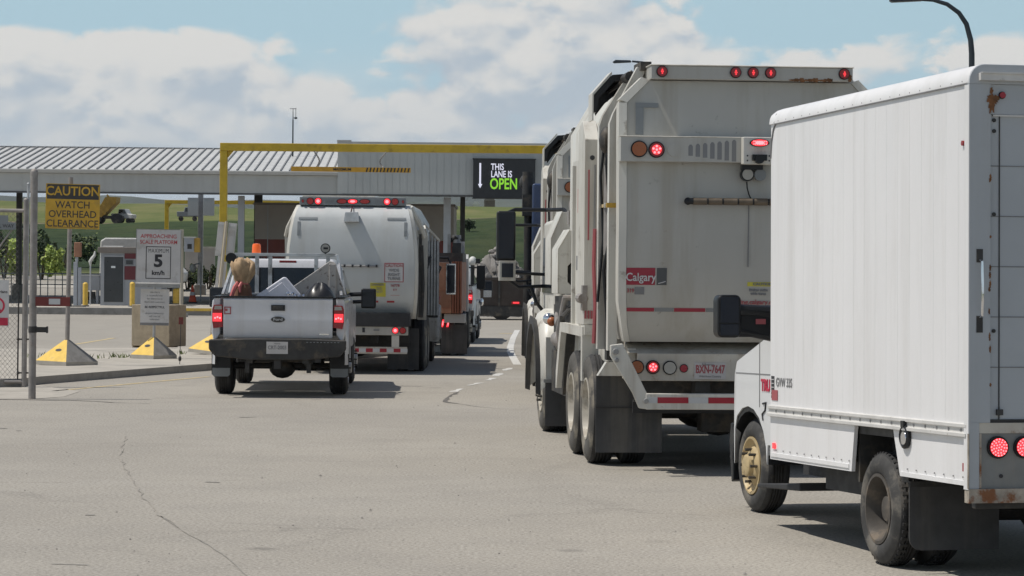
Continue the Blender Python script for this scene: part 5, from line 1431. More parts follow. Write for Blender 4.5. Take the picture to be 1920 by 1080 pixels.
    b.prism([(-1.33,3.56),(-1.18,3.74),(-.99,3.76),(-1.05,3.66),(-1.22,3.52),(-1.31,3.40)],'y',1.28,1.3); b.m('truck_white').prism([(-1.375,3.34),(-1.375,3.60),(-1.19,3.81),(-1.185,3.785),(-1.362,3.585),(-1.362,3.34)],'y',.98,1.3); b.build('debris_hood', t, smooth=0)
    b = MB().m('dark_steel').cyl((-1.06,.6,3.74),(-1.06,1.0,3.74),.05,n=10).box((-1.0,.3,3.78),(-.9,.8,3.86)).tube([(-1.1,.95,3.70),(-1.2,1.3,3.62),(-1.15,1.7,3.58)],.02,6); b.build('hinge', t)
    # tall white flank panels and hopper cheeks
    b = MB().m('truck_white').box((-1.335,1.92,1.36),(-1.195,2.5,3.20)).prism([(1.92,3.20),(2.5,3.20),(2.5,3.32),(2.2,3.40)],'x',-1.33,-1.195); b.m('ink_black').cyl((-1.26,1.92,3.02),(-1.26,1.912,3.02),.025,n=12).m('faded_red').box((-1.30,1.912,2.2),(-1.285,1.921,2.9)).m('grey_steel').box((-1.24,1.912,1.5),(-1.22,1.921,2.95)); fp = b.build('flank_panel', t, bevel=.012)
    b = MB().m('truck_white').box((-1.33,1.86,1.26),(-1.20,2.2,1.355)).m('faded_red')
    for i in range(4): b.box((-1.325+i*.03,1.909,1.42),(-1.305+i*.03,1.919,1.50))
    b.m('galvanised_worn').cyl((-1.34,1.9,1.62),(-1.34,2.2,1.62),.05,n=12).box((-1.35,1.89,1.5),(-1.30,2.0,1.75)); b.build('valve_bracket', t, smooth=0)
    b = MB().m('truck_white').box((-1.235,2.5,1.30),(-1.191,3.9,3.05)).box((-1.27,2.9,1.3),(-1.235,2.98,3.0)).box((-1.27,3.6,1.3),(-1.235,3.68,3.0)); b.m('ink_red').box((-1.238,3.1,2.5),(-1.2351,3.4,2.75)).m('ink_grey').box((-1.238,3.1,1.9),(-1.2351,3.5,2.05)); b.build('flank_panel', t, bevel=.012)
    for (y, xo, xi, zlo, zhi, zc) in ((4.35,-1.335,-1.06,1.64,2.33,2.12),(5.6,-1.285,-1.06,1.73,2.55,2.25)):
        b = MB().m('truck_white').prism([(xo,zlo),(xi,zlo),(xi,zlo+.10),(xi-.01,zlo+.10),(xo+.13,zlo+.10),(xo+.10,zlo+.13),(xo+.10,zlo+.30),(xi,zlo+.48),(xi,zhi),(xo+.12,zhi),(xo,zc)],'y',y,y+.10)
        b.prism([(xo-.012,zlo),(xo,zlo),(xo,zc),(xo+.12,zhi),(xo+.115,zhi+.012),(xo-.012,zc+.004)],'y',y-.01,y+.6)
        b.m('dark_steel').prism([(xo+.10,zlo+.10),(xi,zlo+.10),(xi,zlo+.48),(xo+.10,zlo+.30)],'y',y+.06,y+.09); b.build('hopper_cheek', t, bevel=.008)
    b = MB().m('galvanised_worn').tube([(-1.28,4.2,1.6),(-1.34,4.25,1.25),(-1.30,4.3,1.0)],.03,8).tube([(-1.18,4.2,1.6),(-1.30,4.2,1.6)],.03,8).m('dark_steel').box((-1.2,4.15,1.0),(-1.0,6.0,1.6)).tube([(-1.12,4.4,1.55),(-1.33,3.98,1.4),(-1.26,4.3,1.05)],.03,8); b.build('arm_linkage', t)
    b = MB().m('galvanised_worn').tube([(-1.15,4.62,2.2),(-1.16,4.66,2.62),(-1.10,4.7,2.85)],.035,8).box((-1.2,4.6,2.4),(-1.06,4.8,2.55)).m('dark_steel').box((-1.17,4.58,2.55),(-1.08,4.75,2.72)); b.build('lift_joint', t)
    # wheel-arch frame over the tandem
    b = MB().m('truck_white').prism([(3.95,1.24),(2.05,1.24),(2.05,1.34),(4.05,1.34),(4.45,.80),(4.45,.62),(4.38,.62)],'x',-1.345,-1.285).box((-1.345,1.92,.80),(-1.19,2.05,1.34)).box((-1.285,2.05,1.29),(-1.16,4.0,1.335)).m('dark_steel').prism([(3.93,1.22),(2.06,1.24),(2.06,1.285),(3.98,1.285),(4.36,.78),(4.36,.55),(4.30,.55)],'x',-1.284,-1.10).prism([(3.9,1.235),(2.1,1.235),(2.1,.95),(3.7,.95),(4.2,.4),(4.4,.4),(4.4,.62)],'x',-1.14,-1.10); b.build('fender', t, smooth=0)
    b = MB().m('truck_white').prism([(3.95,1.24),(1.2,1.24),(1.2,1.34),(4.05,1.34),(4.45,.80),(4.45,.62),(4.38,.62)],'x',1.345,1.19); b.build('fender', t, smooth=0)
    b = MB().m('dark_steel').box((-1.22,4.6,.52),(-.95,6.1,.98)).box((-1.18,6.1,1.0),(-1.0,6.3,1.5)).m('blue_door').box((-1.20,4.59,.80),(-1.06,4.599,.93)).m('galvanised_worn').cyl((-1.2,4.7,1.12),(-1.2,5.6,1.12),.09,n=14).tube([(-1.24,4.4,1.5),(-1.28,5.0,1.3),(-1.2,5.8,1.4)],.025,6); b.build('battery_box', t)
    # --- cab
    b = MB().m('truck_white').prism([(6.35,.95),(6.35,2.42),(6.7,2.50),(8.0,2.48),(8.35,1.6),(8.42,.95)],'x',-1.14,1.14); cabb = b.build('cab', t, bevel=.06, segs=3)
    for sx in (-1,1):
        b = MB().m('glass_dark').prism([(6.75,1.62),(8.02,1.62),(7.86,2.28),(6.75,2.28)],'x',sx*1.142,sx*1.152); b.build('side_window', cabb, smooth=0)
        # fender with marker lamp, rubber edge and rear flap
        b = MB().m('truck_white'); fl = []
        for i in range(10):
            a = pi*i/9; fl.append((6.95+.66*cos(a)*1.0, .62+.80*sin(a)))
        rings = []
        for (y_, z_) in fl: rings.append([(sx*.92,y_,z_-.05),(sx*1.24,y_,z_-.05),(sx*1.335,y_,z_-.12),(sx*1.30,y_,z_-.03),(sx*1.22,y_,z_+.03),(sx*.92,y_,z_+.04)])
        b.loft(rings); b.box((sx*1.05,6.28,.62),(sx*1.27,6.32,1.12)); fd = b.build('fender', t, smooth=40)
        b = MB().m('mudflap_rubber'); rings = []
        for (y_, z_) in fl: rings.append([(sx*1.325,y_,z_-.17),(sx*1.385,y_,z_-.15),(sx*1.385,y_,z_-.05),(sx*1.325,y_,z_-.10)])
        b.loft(rings); b.build('fender_lip', fd, smooth=40)
        b = MB().m('amber_lens').ball((sx*1.20,6.34,1.30),(.055,.05,.055),12,8); b.m('chrome').ball((sx*1.22,6.38,1.33),(.08,.05,.07),12,8); b.build('marker_light', fd)
        b = MB().m('mudflap_rubber').box((sx*1.28,6.22,.10),(sx*.90,6.235,.63)).m('grey_steel').box((sx*1.30,6.20,.60),(sx*.88,6.24,.64)); b.build('mudflap', fd, smooth=0)
        # mirrors on black arms
        b = MB().m('black_plastic').tube([(sx*.85,7.2,2.48),(sx*.95,7.5,2.62),(sx*1.12,7.9,2.62),(sx*1.5,7.85,2.62),(sx*1.60,7.82,2.58),(sx*1.62,7.80,2.40)],.024,8).build('mirror_arm', t); b = MB().m('black_plastic').tube([(sx*1.12,7.9,1.70),(sx*1.45,7.85,1.68),(sx*1.62,7.80,1.80)],.022,8).tube([(sx*1.15,7.9,1.84),(sx*1.62,7.84,1.86)],.02,8).tube([(sx*1.30,7.87,1.69),(sx*1.24,7.8,1.50),(sx*1.12,7.9,1.36)],.022,8); ma = b.build('mirror_arm', t)
        b = MB().m('black_plastic').box((sx*1.50,7.74,2.0),(sx*1.73,7.86,2.60)); mm = b.build('mirror', t, bevel=.03)
        b = MB().m('mirror_glass').box((sx*1.525,7.733,2.03),(sx*1.705,7.739,2.57)); b.build('mirror_glass', mm, bevel=.004)
        b = MB().m('truck_white').box((sx*1.50,7.72,1.76),(sx*1.70,7.82,2.0)).m('mirror_glass').box((sx*1.53,7.712,1.80),(sx*1.67,7.719,1.97)); b.build('lower_mirror', mm, bevel=.012)
    b = MB().m('glass_dark').prism([(8.04,2.36),(8.06,2.36),(8.37,1.62),(8.35,1.62)],'x',-1.05,1.05); b.build('windscreen', cabb, smooth=0)
    return t
G1 = side_loader('large white garbage truck with red city logo on its tailgate ahead of the box truck', (2.19+.02, 25.5, 0), R(5.0))
G2r = copy_tree(G1)
G2r.location = (1.84, 37.7, 0); G2r.rotation_euler = (0, 0, R(2.2))
tag(G2r, 'second white garbage truck mostly hidden behind the truck with the red logo')

# ================================================================== blue truck further up the right lane
t = thing('blue_truck', 'dark blue truck with exhaust stack half hidden ahead of the white garbage trucks', 'truck', (1.57, 51.5, 0), R(0.5))
b = MB().m('blue_paint').box((-1.2,.2,.9),(1.2,4.8,3.50)); b.build('body', t, bevel=.04)
b = MB().m('blue_door').box((-.98,.17,1.3),(.98,.199,3.10)); b.build('rear_door', t, smooth=0)
b = MB().m('dark_steel').cyl((-1.27,.9,1.0),(-1.27,.9,3.70),.075,n=12).cyl((-1.27,.9,3.1),(-1.27,.9,3.74),.11,n=12).box((-1.38,.6,2.9),(-1.2,1.3,3.3)).ball((-1.30,1.2,3.55),(.14,.2,.16)); b.build('exhaust_stack', t)
b = MB().m('dark_steel').box((-.9,.3,.5),(.9,7.2,.9)); b.build('chassis', t)
b = MB().m('blue_paint').prism([(5.0,.9),(5.0,2.95),(6.4,2.95),(6.8,1.9),(7.4,1.7),(7.5,.9)],'x',-1.1,1.1); b.build('cab', t, bevel=.06)
b = MB().m('glass_dark').box((-1.11,5.3,1.95),(1.11,6.2,2.7)); b.build('window', t)
lamp(t, -.95, .17, 3.40, .075, 'dim', 'marker_light'); lamp(t, .95, .17, 3.40, .075, 'dim', 'marker_light')
for sx in (-1,1):
    for y in (1.2, 2.5, 6.2): wheel(t, sx*1.2, y, .5, .28, .29, sx, 'front', 'pale_rim', 'dusty_tyre')

# ================================================================== white pickup
def pickup(t, paint, detail=True):
    # bed with open top
    b = MB().m(paint)
    side = [(-.93,.78),(-.965,.95),(-.97,1.25),(-.955,1.40),(-.93,1.445),(-.84,1.445),(-.84,.92)]
    for sx in (-1,1):
        b.prism([(x*-sx, z) for x, z in side], 'y', .05, 2.12)
    b.m('bed_liner').box((-.84,.06,.90),(.84,2.10,.96)).box((-.84,2.04,.96),(.84,2.11,1.44)); bed = b.build('bed', t, bevel=.02)
    for sx in (-1,1): MB().m('black_plastic').box((sx*.965,.0,1.447),(sx*.835,2.10,1.468)).build('bed_rail', bed, bevel=.006)
    # arches: flared lips over the rear wheels
    b = MB().m(paint)
    for sx in (-1,1):
        rings = []
        for i in range(13):
            a = pi*i/12; c, s = cos(a), sin(a)
            rings.append([(sx*.94,1.22+.50*c,.46+.50*s),(sx*1.005,1.22+.51*c,.46+.52*s),(sx*1.005,1.22+.56*c,.46+.58*s),(sx*.955,1.22+.68*c,.46+.72*s)])
        b.loft(rings)
    b.build('wheel_arch', bed, smooth=50)
    # tailgate
    b = MB().m(paint).prism([(-.005,.865),(-.03,.90),(-.035,1.15),(-.02,1.35),(-.03,1.42),(.0,1.445),(.05,1.445),(.05,.865)], 'x', -.79, .79)
    b.m('black_plastic').box((-.80,-.03,1.446),(.80,.055,1.472)).box((-.795,.02,.87),(-.79,.05,1.44)).box((.79,.02,.87),(.795,.05,1.44)); tg = b.build('tailgate', t, bevel=.012)
    b = MB().m('black_plastic').box((-.10,-.05,1.262),(.10,-.028,1.345)); b.m('dark_steel').box((-.08,-.056,1.275),(.08,-.0505,1.325)); b.build('handle', tg, bevel=.008)
    b = MB().m('reflector_grey').loft([[(.0+.105*cos(2*pi*i/24),y,1.135+.045*sin(2*pi*i/24)) for i in range(24)] for y in (-.03,-.046)]).m('sign_black').loft([[(.0+.096*cos(2*pi*i/24),y,1.135+.038*sin(2*pi*i/24)) for i in range(24)] for y in (-.0465,-.049)])
    if detail: b.m('reflector_white').text('Ford', .055, T(0,-.0495,1.135) @ REAR, .001, 1.3, .001)
    b.build('emblem', tg, smooth=30)
    if detail:
        b = MB().m('faded_red')
        for (x0,z0,x1,z1) in ((-.78,1.205,-.765,1.315),(-.695,1.205,-.68,1.315),(-.765,1.205,-.695,1.22),(-.765,1.30,-.695,1.315),(-.765,1.25,-.73,1.285)): b.box((x0,-.0375,z0),(x1,-.0345,z1))
        b.build('sticker', tg, smooth=0)
        b = MB().m('chrome').box((.60,-.036,.915),(.74,-.0335,.935)); b.build('badge', tg, smooth=0)
    for sx in (-1,1):
        prof = [(sx*.80,1.02),(sx*.935,1.00),(sx*.955,1.10),(sx*.955,1.28),(sx*.93,1.34),(sx*.81,1.345)]
        b = MB().m('red_lens').prism(prof,'y',-.015,.10).m('red_glow').prism([(sx*.815,1.10),(sx*.945,1.10),(sx*.945,1.22),(sx*.815,1.22)],'y',-.022,-.0155).m('red_hot')
        for i in range(3): b.cyl((sx*(.84+.035*i),-.0225,1.15+.012*(i%2)),(sx*(.84+.035*i),-.026,1.15+.012*(i%2)),.015,n=8)
        b.m('clear_lens').prism([(sx*.815,1.275),(sx*.925,1.275),(sx*.915,1.325),(sx*.82,1.325)],'y',-.019,-.0155); b.build('tail_light', t, bevel=.006)
    # bumper, hitch, flaps
    b = MB().m('dark_steel').prism([(-.99,.84),(-.99,.70),(-.90,.60),(-.40,.55),(.40,.55),(.90,.60),(.99,.70),(.99,.84),(.35,.86),(-.35,.86)],'y',-.16,.02); bm_ = b.build('bumper', t, bevel=.02)
    b = MB().m('reflector_grey')
    for i in range(10): b.box((.42+i*.05,-.1645,.805),(.445+i*.05,-.1605,.815))
    b.build('tread_mark', bm_, smooth=0)
    if detail:
        b = MB().m('plate_white').box((-.155,-.178,.640),(.155,-.166,.815)); b.m('ink_grey').text('CRT-2003', .075, T(0,-.180,.73) @ REAR, .001, .85, .002).text('Alberta', .03, T(0,-.180,.79) @ REAR, .001); b.build('licence_plate', bm_, smooth=0)
    b = MB().m('dark_steel').cyl((-.8,1.22,.42),(.8,1.22,.42),.05,n=10).ball((0,1.22,.40),(.20,.2,.17)).box((-.45,-.1,.50),(-.36,4.6,.68)).box((.36,-.1,.50),(.45,4.6,.68)).box((-.05,-.12,.42),(.05,.2,.55)).cyl((.42,.3,.47),(.42,2.0,.47),.05,n=10).box((-.47,-.05,.36),(-.41,.1,.52)).box((.42,-.05,.36),(.48,.1,.52)).box((-.35,.4,.5),(.35,1.0,.62)); b.build('chassis', t)
    for sx in (-1,1):
        b = MB().m('black_plastic').prism([(sx*1.01,.62),(sx*.73,.62),(sx*.73,.31),(sx*.77,.27),(sx*.97,.27),(sx*1.01,.31)],'y',.66,.675).m('reflector_grey').prism([(sx*1.0,.40),(sx*.74,.40),(sx*.74,.30),(sx*.77,.275),(sx*.97,.275),(sx*1.0,.30)],'y',.650,.6595); b.build('mudflap', t, smooth=0)
        wheel(t, sx*.99, 1.22, .40, .28, .23, sx, 'front', 'aluminium', 'tyre_side', nm='rear_wheel'); wheel(t, sx*.97, 5.0, .40, .28, .23, sx, 'front', 'aluminium', 'tyre_side', nm='front_wheel')
    # cab
    b = MB().m(paint).prism([(2.17,.62),(2.17,1.36),(2.3,1.42),(4.45,1.40),(5.7,1.30),(5.85,1.1),(5.85,.62),(5.48,.62),(5.38,.80),(5.0,.92),(4.62,.80),(4.52,.62)],'x',-.96,.96); cab = b.build('cab', t, bevel=.05, segs=3)
    b = MB().m(paint); zr = 2.02
    b.loft([[(-.93,2.19,1.40),(.93,2.19,1.40),(.93,4.55,1.40),(-.93,4.55,1.40)],[(-.80,2.28,1.88),(.80,2.28,1.88),(.80,3.95,1.88),(-.80,3.95,1.88)],[(-.70,2.36,zr),(.70,2.36,zr),(.70,3.7,zr),(-.70,3.7,zr)]]); cr = b.build('cab_roof', t, bevel=.035, segs=3)
    def cy(z): return 2.19+.09*(z-1.40)/.48
    b = MB().m('glass_dark').loft([[(-.76,cy(1.46)-o,1.46),(.76,cy(1.46)-o,1.46),(.68,cy(1.885)-o,1.885),(-.68,cy(1.885)-o,1.885)] for o in (.012,.020)]); b.build('rear_window', cr, smooth=0)
    for sx in (-1,1):
        def cx(z): return .93-.13*(z-1.40)/.48
        b = MB().m('glass_dark').loft([[(sx*(cx(z)+o),y,z) for y, z in ((2.42,1.46),(4.3,1.46),(3.85,1.85),(2.45,1.85))] for o in (.004,.012)]); b.build('side_window', cr, smooth=0)
        MB().m('black_plastic').tube([(sx*.90,4.15,1.46),(sx*1.12,4.12,1.47)],.035,8).build('mirror_arm', t); MB().m('black_plastic').tube([(sx*.90,4.15,1.34),(sx*1.12,4.12,1.35)],.03,8).build('mirror_arm', t)
        b = MB().m('black_plastic').box((sx*1.09,4.05,1.24),(sx*1.33,4.16,1.56)); mm = b.build('mirror', t, bevel=.03); b = MB().m('mirror_glass').box((sx*1.115,4.043,1.27),(sx*1.305,4.049,1.53)); b.build('mirror_glass', mm, bevel=.004)
    b = MB().m('glass_dark').loft([[(-.80,4.56+o,1.44),(.80,4.56+o,1.44),(.72,4.0+o,1.86),(-.72,4.0+o,1.86)] for o in (0,.012)]); b.build('windscreen', cr, smooth=0)
    b = MB().m('red_lens').box((-.12,2.335,1.965),(.14,2.40,2.01)).m(paint).box((-.17,2.34,1.955),(.19,2.42,2.022)); b = MB().m('red_lens').box((-.12,2.325,1.955),(.14,2.34,1.995)); b.build('brake_light', cr, bevel=.004)
    return t
PK = thing('pickup_truck', 'white pickup with open bed of scrap, headache rack and orange beacon', 'pickup truck', (-3.39, 39.85, 0), R(1.6))
pickup(PK, 'silver_paint')
# headache rack
b = MB().m('aluminium'); zt2 = 2.085
b.box((-.78,1.98,zt2-.028),(.76,2.03,zt2+.02))
for x in (-.44,-.24,.46,.64): b.box((x-.03,1.985,1.47),(x+.03,2.025,zt2-.029))
for sx in (-1,1): b.tube([(sx*.77,2.0,zt2),(sx*.83,1.98,1.86),(sx*.90,1.9,1.47)],.03,rect=(.055,.05)).tube([(sx*.80,1.98,1.95),(sx*.88,.95,1.47)],.02,rect=(.04,.04))
b.box((-.90,1.95,1.47),(.90,2.04,1.50)); b.build('headache_rack', PK, bevel=.004)
b = MB().m('black_plastic').cyl((-.83,1.93,2.02),(-.83,2.02,2.02),.085,n=18).box((-.84,2.0,1.95),(-.80,2.03,2.04)); b.build('work_light', PK)
b = MB().m('black_plastic').cyl((.60,1.92,2.185),(.60,2.0,2.185),.075,n=18).m('clear_lens').cyl((.60,1.912,2.185),(.60,1.919,2.185),.062,n=18).m('black_plastic').box((.57,1.912,2.17),(.64,1.909,2.2)).box((.585,1.97,2.10),(.615,1.99,2.13)); b.build('work_light', PK)
b = MB().m('beacon_orange').lathe([(0,.072),(.14,.064),(.165,.052),(.17,.01)],(-.50,2.75,2.085),'z',18); bc = b.build('beacon', PK); b = MB().m('black_plastic').cyl((-.50,2.75,2.02),(-.50,2.75,2.084),.082,n=18).box((-.62,2.68,2.0),(-.38,2.82,2.035)); b.build('beacon_base', bc)
# load in the bed
pkM = Matrix.Translation(PK.location) @ Matrix.Rotation(R(1.6), 4, 'Z')
def bedthing(name, label, cat, x, y, z):
    q = pkM @ Vector((x, y, z)); return thing(name, label, cat, q, R(1.6))
o = bedthing('tan_bundle', 'upright tan cloth bundle tied with pink tape at the left of the pickup bed', 'bundle', -.56, .55, .97)
b = MB().m('tan_cloth')
rnd = random.Random(3); rings = []
for (z, r, m_) in ((.62,.10,0),(.67,.085,0),(.74,.12,.1),(.82,.15,.2),(.92,.165,.5),(.99,.15,.9),(1.02,.10,1.2)):
    rings.append([((r*(1+.22*sin(3*a+z*9)+rnd.uniform(-.1,.1)))*cos(a), (r*(1+.2*cos(4*a+z*7)))*sin(a), z+.04*sin(3*a)*m_) for a in [2*pi*i/22 for i in range(22)]])
b.loft(rings)
for (x, zz, lean) in ((-.13,.97,-.02),(-.085,1.0,-.01),(-.03,.985,.0),(.03,1.0,.01),(.08,.98,.01),(.125,.96,.02)): b.tube([(x*.5,-.09,zz-.28),(x*.9,-.10,zz-.12),(x+lean,-.07,zz-.01),(x+lean*1.2,-.02,zz+.03)],[.016,.034,.030,.012],8)
b.build('cloth', o, smooth=50)
b = MB().m('brown_cloth'); rings = []
for (z, r) in ((.0,.17),(.25,.15),(.45,.135),(.60,.12),(.70,.085)): rings.append([((r*(1+.15*sin(5*a)))*cos(a), r*sin(a), z) for a in [2*pi*i/20 for i in range(20)]])
b.loft(rings).build('sack', o, smooth=50)
b = MB().m('pink_tape').tube([(-.06,-.11,.70),(-.10,-.15,.62),(-.13,-.165,.54),(-.16,-.165,.45)],[.02,.035,.03,.03],6).tube([(.0,-.11,.70),(-.03,-.15,.63),(-.02,-.16,.55)],[.02,.03,.015],6).box((-.09,-.10,.665),(.09,-.07,.685)); b.build('tape', o)
o = bedthing('plastic_sheet', 'tilted white plastic panel sticking up from the middle of the pickup bed', 'plastic panel', -.06, .62, .97)
b = MB().m('white_plastic').prism([(-.44,.30),(-.36,.46),(.10,.78),(.14,.775),(.36,.52),(.36,.30),(.28,.0),(-.3,.0)],'y',-.04,.02); b.build('panel', o, bevel=.02); b = MB().m('white_plastic').prism([(-.30,.42),(.08,.70),(.28,.48),(.26,.40)],'y',-.052,-.041); b.build('rim', o, bevel=.005)
o = bedthing('speckled_board', 'speckled grey board leaning across the right of the pickup bed', 'board', .44, 1.15, .97)
b = MB().m('speckled_board').prism([(-.62,.40),(.26,1.02),(.34,1.0),(.50,.50),(.45,.30),(.2,.0),(-.5,.0)],'y',-.05,.02).box((.25,-.09,.40),(.36,-.051,.98)); b.build('board', o, bevel=.01)
o = bedthing('black_bag', 'shiny black bag slumped in the right corner of the pickup bed', 'bag', .58, .52, .97)
b = MB().m('black_bag'); rings = []
for (z, rx_, ry_) in ((.0,.26,.24),(.2,.29,.28),(.42,.27,.25),(.56,.20,.18),(.66,.10,.09),(.69,.03,.03)): rings.append([(rx_*(1+.09*sin(4*a+z*8))*cos(a), ry_*(1+.1*sin(3*a))*sin(a), z+.02*sin(5*a)) for a in [2*pi*i/24 for i in range(24)]])
b.loft(rings).build('bag', o, smooth=50)
o = bedthing('scrap_metal', 'small heap of shiny scrap metal behind the pickup tailgate', 'scrap', .27, .30, .97)
b = MB().m('chrome')
for i in range(14):
    x, z = random.uniform(-.15,.15), .48+random.uniform(-.1,.06); b.ball((x, random.uniform(-.1,.1), z), (random.uniform(.015,.035),)*3, 6, 4)
b.m('grey_steel').box((-.2,-.12,0),(.2,.12,.44)); b.build('heap', o, smooth=0)

# ================================================================== rear-loading garbage truck ahead of the pickup
t = thing('garbage_truck', 'white garbage truck with rounded tailgate and row of red lights ahead of the pickup', 'garbage truck', (-2.84, 48.6, 0), R(-.2))
def X2(px): return (px-658)/106.0
def Z2(py): return 1.93-(py-497.4)/106.0
zs2 = [(.98,.42,1.06),(1.10,.22,1.08),(1.30,.09,1.10),(1.60,.01,1.115),(1.95,.0,1.115),(2.25,.005,1.10),(2.55,.035,1.065),(2.75,.085,1.03),(2.88,.17,1.0),(2.96,.29,.97),(3.0,.42,.95)]
b = MB().m('round_tailgate_paint').loft([[(-w,y,z),(w,y,z),(w,1.7,z),(-w,1.7,z)] for z,y,w in zs2]); tg2 = b.build('tailgate', t, smooth=40)
for sx in (-1,1): MB().m('truck_white').loft([[(sx*(w+.002),y+.01,z),(sx*(w+.055),y+.05,z),(sx*(w+.055),y+.30,z),(sx*(w+.002),y+.30,z)] for z,y,w in zs2]).build('edge_rail', tg2, smooth=40)
def fy2(z):
    for (za,ya,_),(zb_,yb,_) in zip(zs2, zs2[1:]):
        if z <= zb_: return ya+(yb-ya)*(z-za)/(zb_-za)
    return zs2[-1][1]
b = MB().m('reflector_grey').box((X2(557),.28,Z2(384.5)),(X2(757),.60,Z2(369))).m('truck_white').box((X2(562),.30,Z2(369)),(X2(700),.6,Z2(366.5))); lb = b.build('light_bar', t, bevel=.01)
for px, k, r, ov in ((563,'dim',.03,.7),(577,'dim',.066,1),(592,'glow',.066,1),(637,'dim',.045,2.2),(657,'glow',.045,2.2),(680,'dim',.045,2.2),(722,'glow',.066,1),(737,'dim',.066,1),(752,'dim',.03,.7)): lamp(lb, X2(px), .28, Z2(377), r, k, 'tail_light', oval=ov)
for c0 in (605, 699):
    b = MB().m('ink_grey')
    for i in range(5): b.prism([(X2(c0+i*3.4),Z2(380)),(X2(c0+1.5+i*3.4),Z2(380)),(X2(c0+3+i*3.4),Z2(374)),(X2(c0+1.5+i*3.4),Z2(374))],'y',.276,.2795)
    b.build('vent_slot', lb, smooth=0)
for sx in (-1,1):
    b = MB().m('reflector_grey')
    for (x0,x1,za,zb_) in ((.62,.95,2.74,2.78),(.92,.97,2.45,2.70)):
        zq = [za+(zb_-za)*i/5 for i in range(6)]
        b.loft([[(sx*x0,fy2(z)-.008,z),(sx*x1,fy2(z)-.008,z),(sx*x1,fy2(z)+.02,z),(sx*x0,fy2(z)+.02,z)] for z in zq])
    b.build('reflective_tape', tg2, smooth=0)
b = MB().m('aluminium').prism([(X2(643),Z2(416)),(X2(672),Z2(416)),(X2(669),Z2(398)),(X2(646),Z2(398))],'y',-.14,.12); b.build('camera_shroud', t, bevel=.006)
b = MB().m('black_plastic').tube([(X2(657),.25,Z2(386)),(X2(656),-.02,Z2(398))],.012,6); b.build('cable', t)
b = MB().m('grey_steel').cyl((X2(583),-.06,Z2(498)),(X2(707),-.06,Z2(499)),.018,n=8).m('ink_black')
for i in range(9): x = X2(585+i*15); b.box((x-.015,-.085,Z2(501)),(x+.015,.01,Z2(496)))
b.build('grab_bar', t)
def decal2(name, mn, x0, y0, x1, y1, texts=(), border=None):
    b = MB(); za, zb_ = Z2(y1), Z2(y0)
    if border:
        b.m(border).loft([[(X2(x0)-.015,fy2(za)-o,za-.015),(X2(x1)+.015,fy2(za)-o,za-.015),(X2(x1)+.015,fy2(zb_)-o,zb_+.015),(X2(x0)-.015,fy2(zb_)-o,zb_+.015)] for o in (-.004,.004)])
    b.m(mn).loft([[(X2(x0),fy2(za)-o,za),(X2(x1),fy2(za)-o,za),(X2(x1),fy2(zb_)-o,zb_),(X2(x0),fy2(zb_)-o,zb_)] for o in (-.004,.007)])
    for (m_, s, px, py, size, sx_) in texts: b.m(m_).text(s, size, T(X2(px), min(fy2(za),fy2(zb_))-.010, Z2(py)) @ REAR, .002, sx_, .001)
    b.build(name, tg2, smooth=0)
decal2('caution_decal','sign_white',721,494,754,527,(('faded_red','CAUTION',737.5,497.5,.075,.9),('ink_grey','WIDE',737.5,506.5,.072,1),('ink_grey','RIGHT',737.5,514.5,.072,1),('ink_grey','TURNS',737.5,522,.072,1)),'faded_red')
decal2('yellow_decal','sticker_yellow',693,530,722,556,(('ink_grey','DANGER',707,533.5,.055,1),('ink_grey','DO',710,541,.06,1),('ink_grey','NOT',710,547,.06,1)))
decal2('small_decal','round_tailgate_paint',728,532,751,552,(('faded_red','16778',739.5,535,.06,1.1),('faded_red','8 9',739.5,543,.05,1),('ink_red','____',739.5,550,.07,1.1)))
decal2('red_strip','ink_red',724,563.5,738,567); decal2('red_strip','ink_red',700,563.5,708,567); decal2('red_strip','ink_red',668,563.5,684,567)
b = MB().m('bed_liner').box((X2(570),-.05,Z2(612)),(X2(768),.5,Z2(586))); b.m('dark_steel').box((-1.0,.1,.95),(1.0,.6,1.06)); b.build('hopper_lip', t, bevel=.01)
b = MB().m('tailgate_paint').box((-1.03,-.02,Z2(628)),(X2(765),.06,Z2(610))); bp = b.build('rear_bumper', t, bevel=.008)
for sx in (-1,1): lamp(bp, sx*X2(741), -.02, Z2(619), .062, 'glow'); lamp(bp, sx*X2(755), -.02, Z2(619), .062, 'dim')
b = MB().m('ink_black').box((X2(679),-.026,Z2(623)),(X2(684),-.0205,Z2(614))).build('bumper_mark', bp, smooth=0); b = MB().m('ink_grey').box((X2(700),-.024,Z2(620)),(X2(711),-.0205,Z2(617))); b.build('bumper_mark', bp, smooth=0)
b = MB().m('truck_white')
for x in (X2(741), -X2(741)): b.box((x-.065,.0,Z2(650)),(x+.065,.05,Z2(628.5)))
b.m('bumper_paint').box((-1.03,-.01,Z2(663)),(X2(763),.05,Z2(650))); ub = b.build('underrun_bar', t, smooth=0)
b = MB()
for i, px in enumerate(range(556, 760, 13)): b.m('reflector_red' if i % 2 == 0 else 'reflector_white').box((X2(px),-.014,Z2(660)),(X2(px+13),-.0105,Z2(653)))
b.build('reflective_tape', ub, smooth=0)
b = MB().m('dark_steel').box((-.46,.3,.55),(-.32,8.3,.9)).box((.32,.3,.55),(.46,8.3,.9)).cyl((-1.,1.9,.5),(1.,1.9,.5),.09,n=12).cyl((-1.,3.2,.5),(1.,3.2,.5),.09,n=12).ball((0,1.9,.5),(.25,.27,.25)).box((-1.0,.65,.55),(1.0,.75,.95)).m('sign_white').box((X2(697),.60,Z2(640)),(X2(705),.649,Z2(634))); b.m('bed_liner').box((-1.0,.76,.45),(1.0,.80,.95)).box((.5,3.9,.45),(1.1,5.6,1.0)).box((-1.1,3.9,.45),(-.5,5.6,1.0)); b.build('chassis', t)
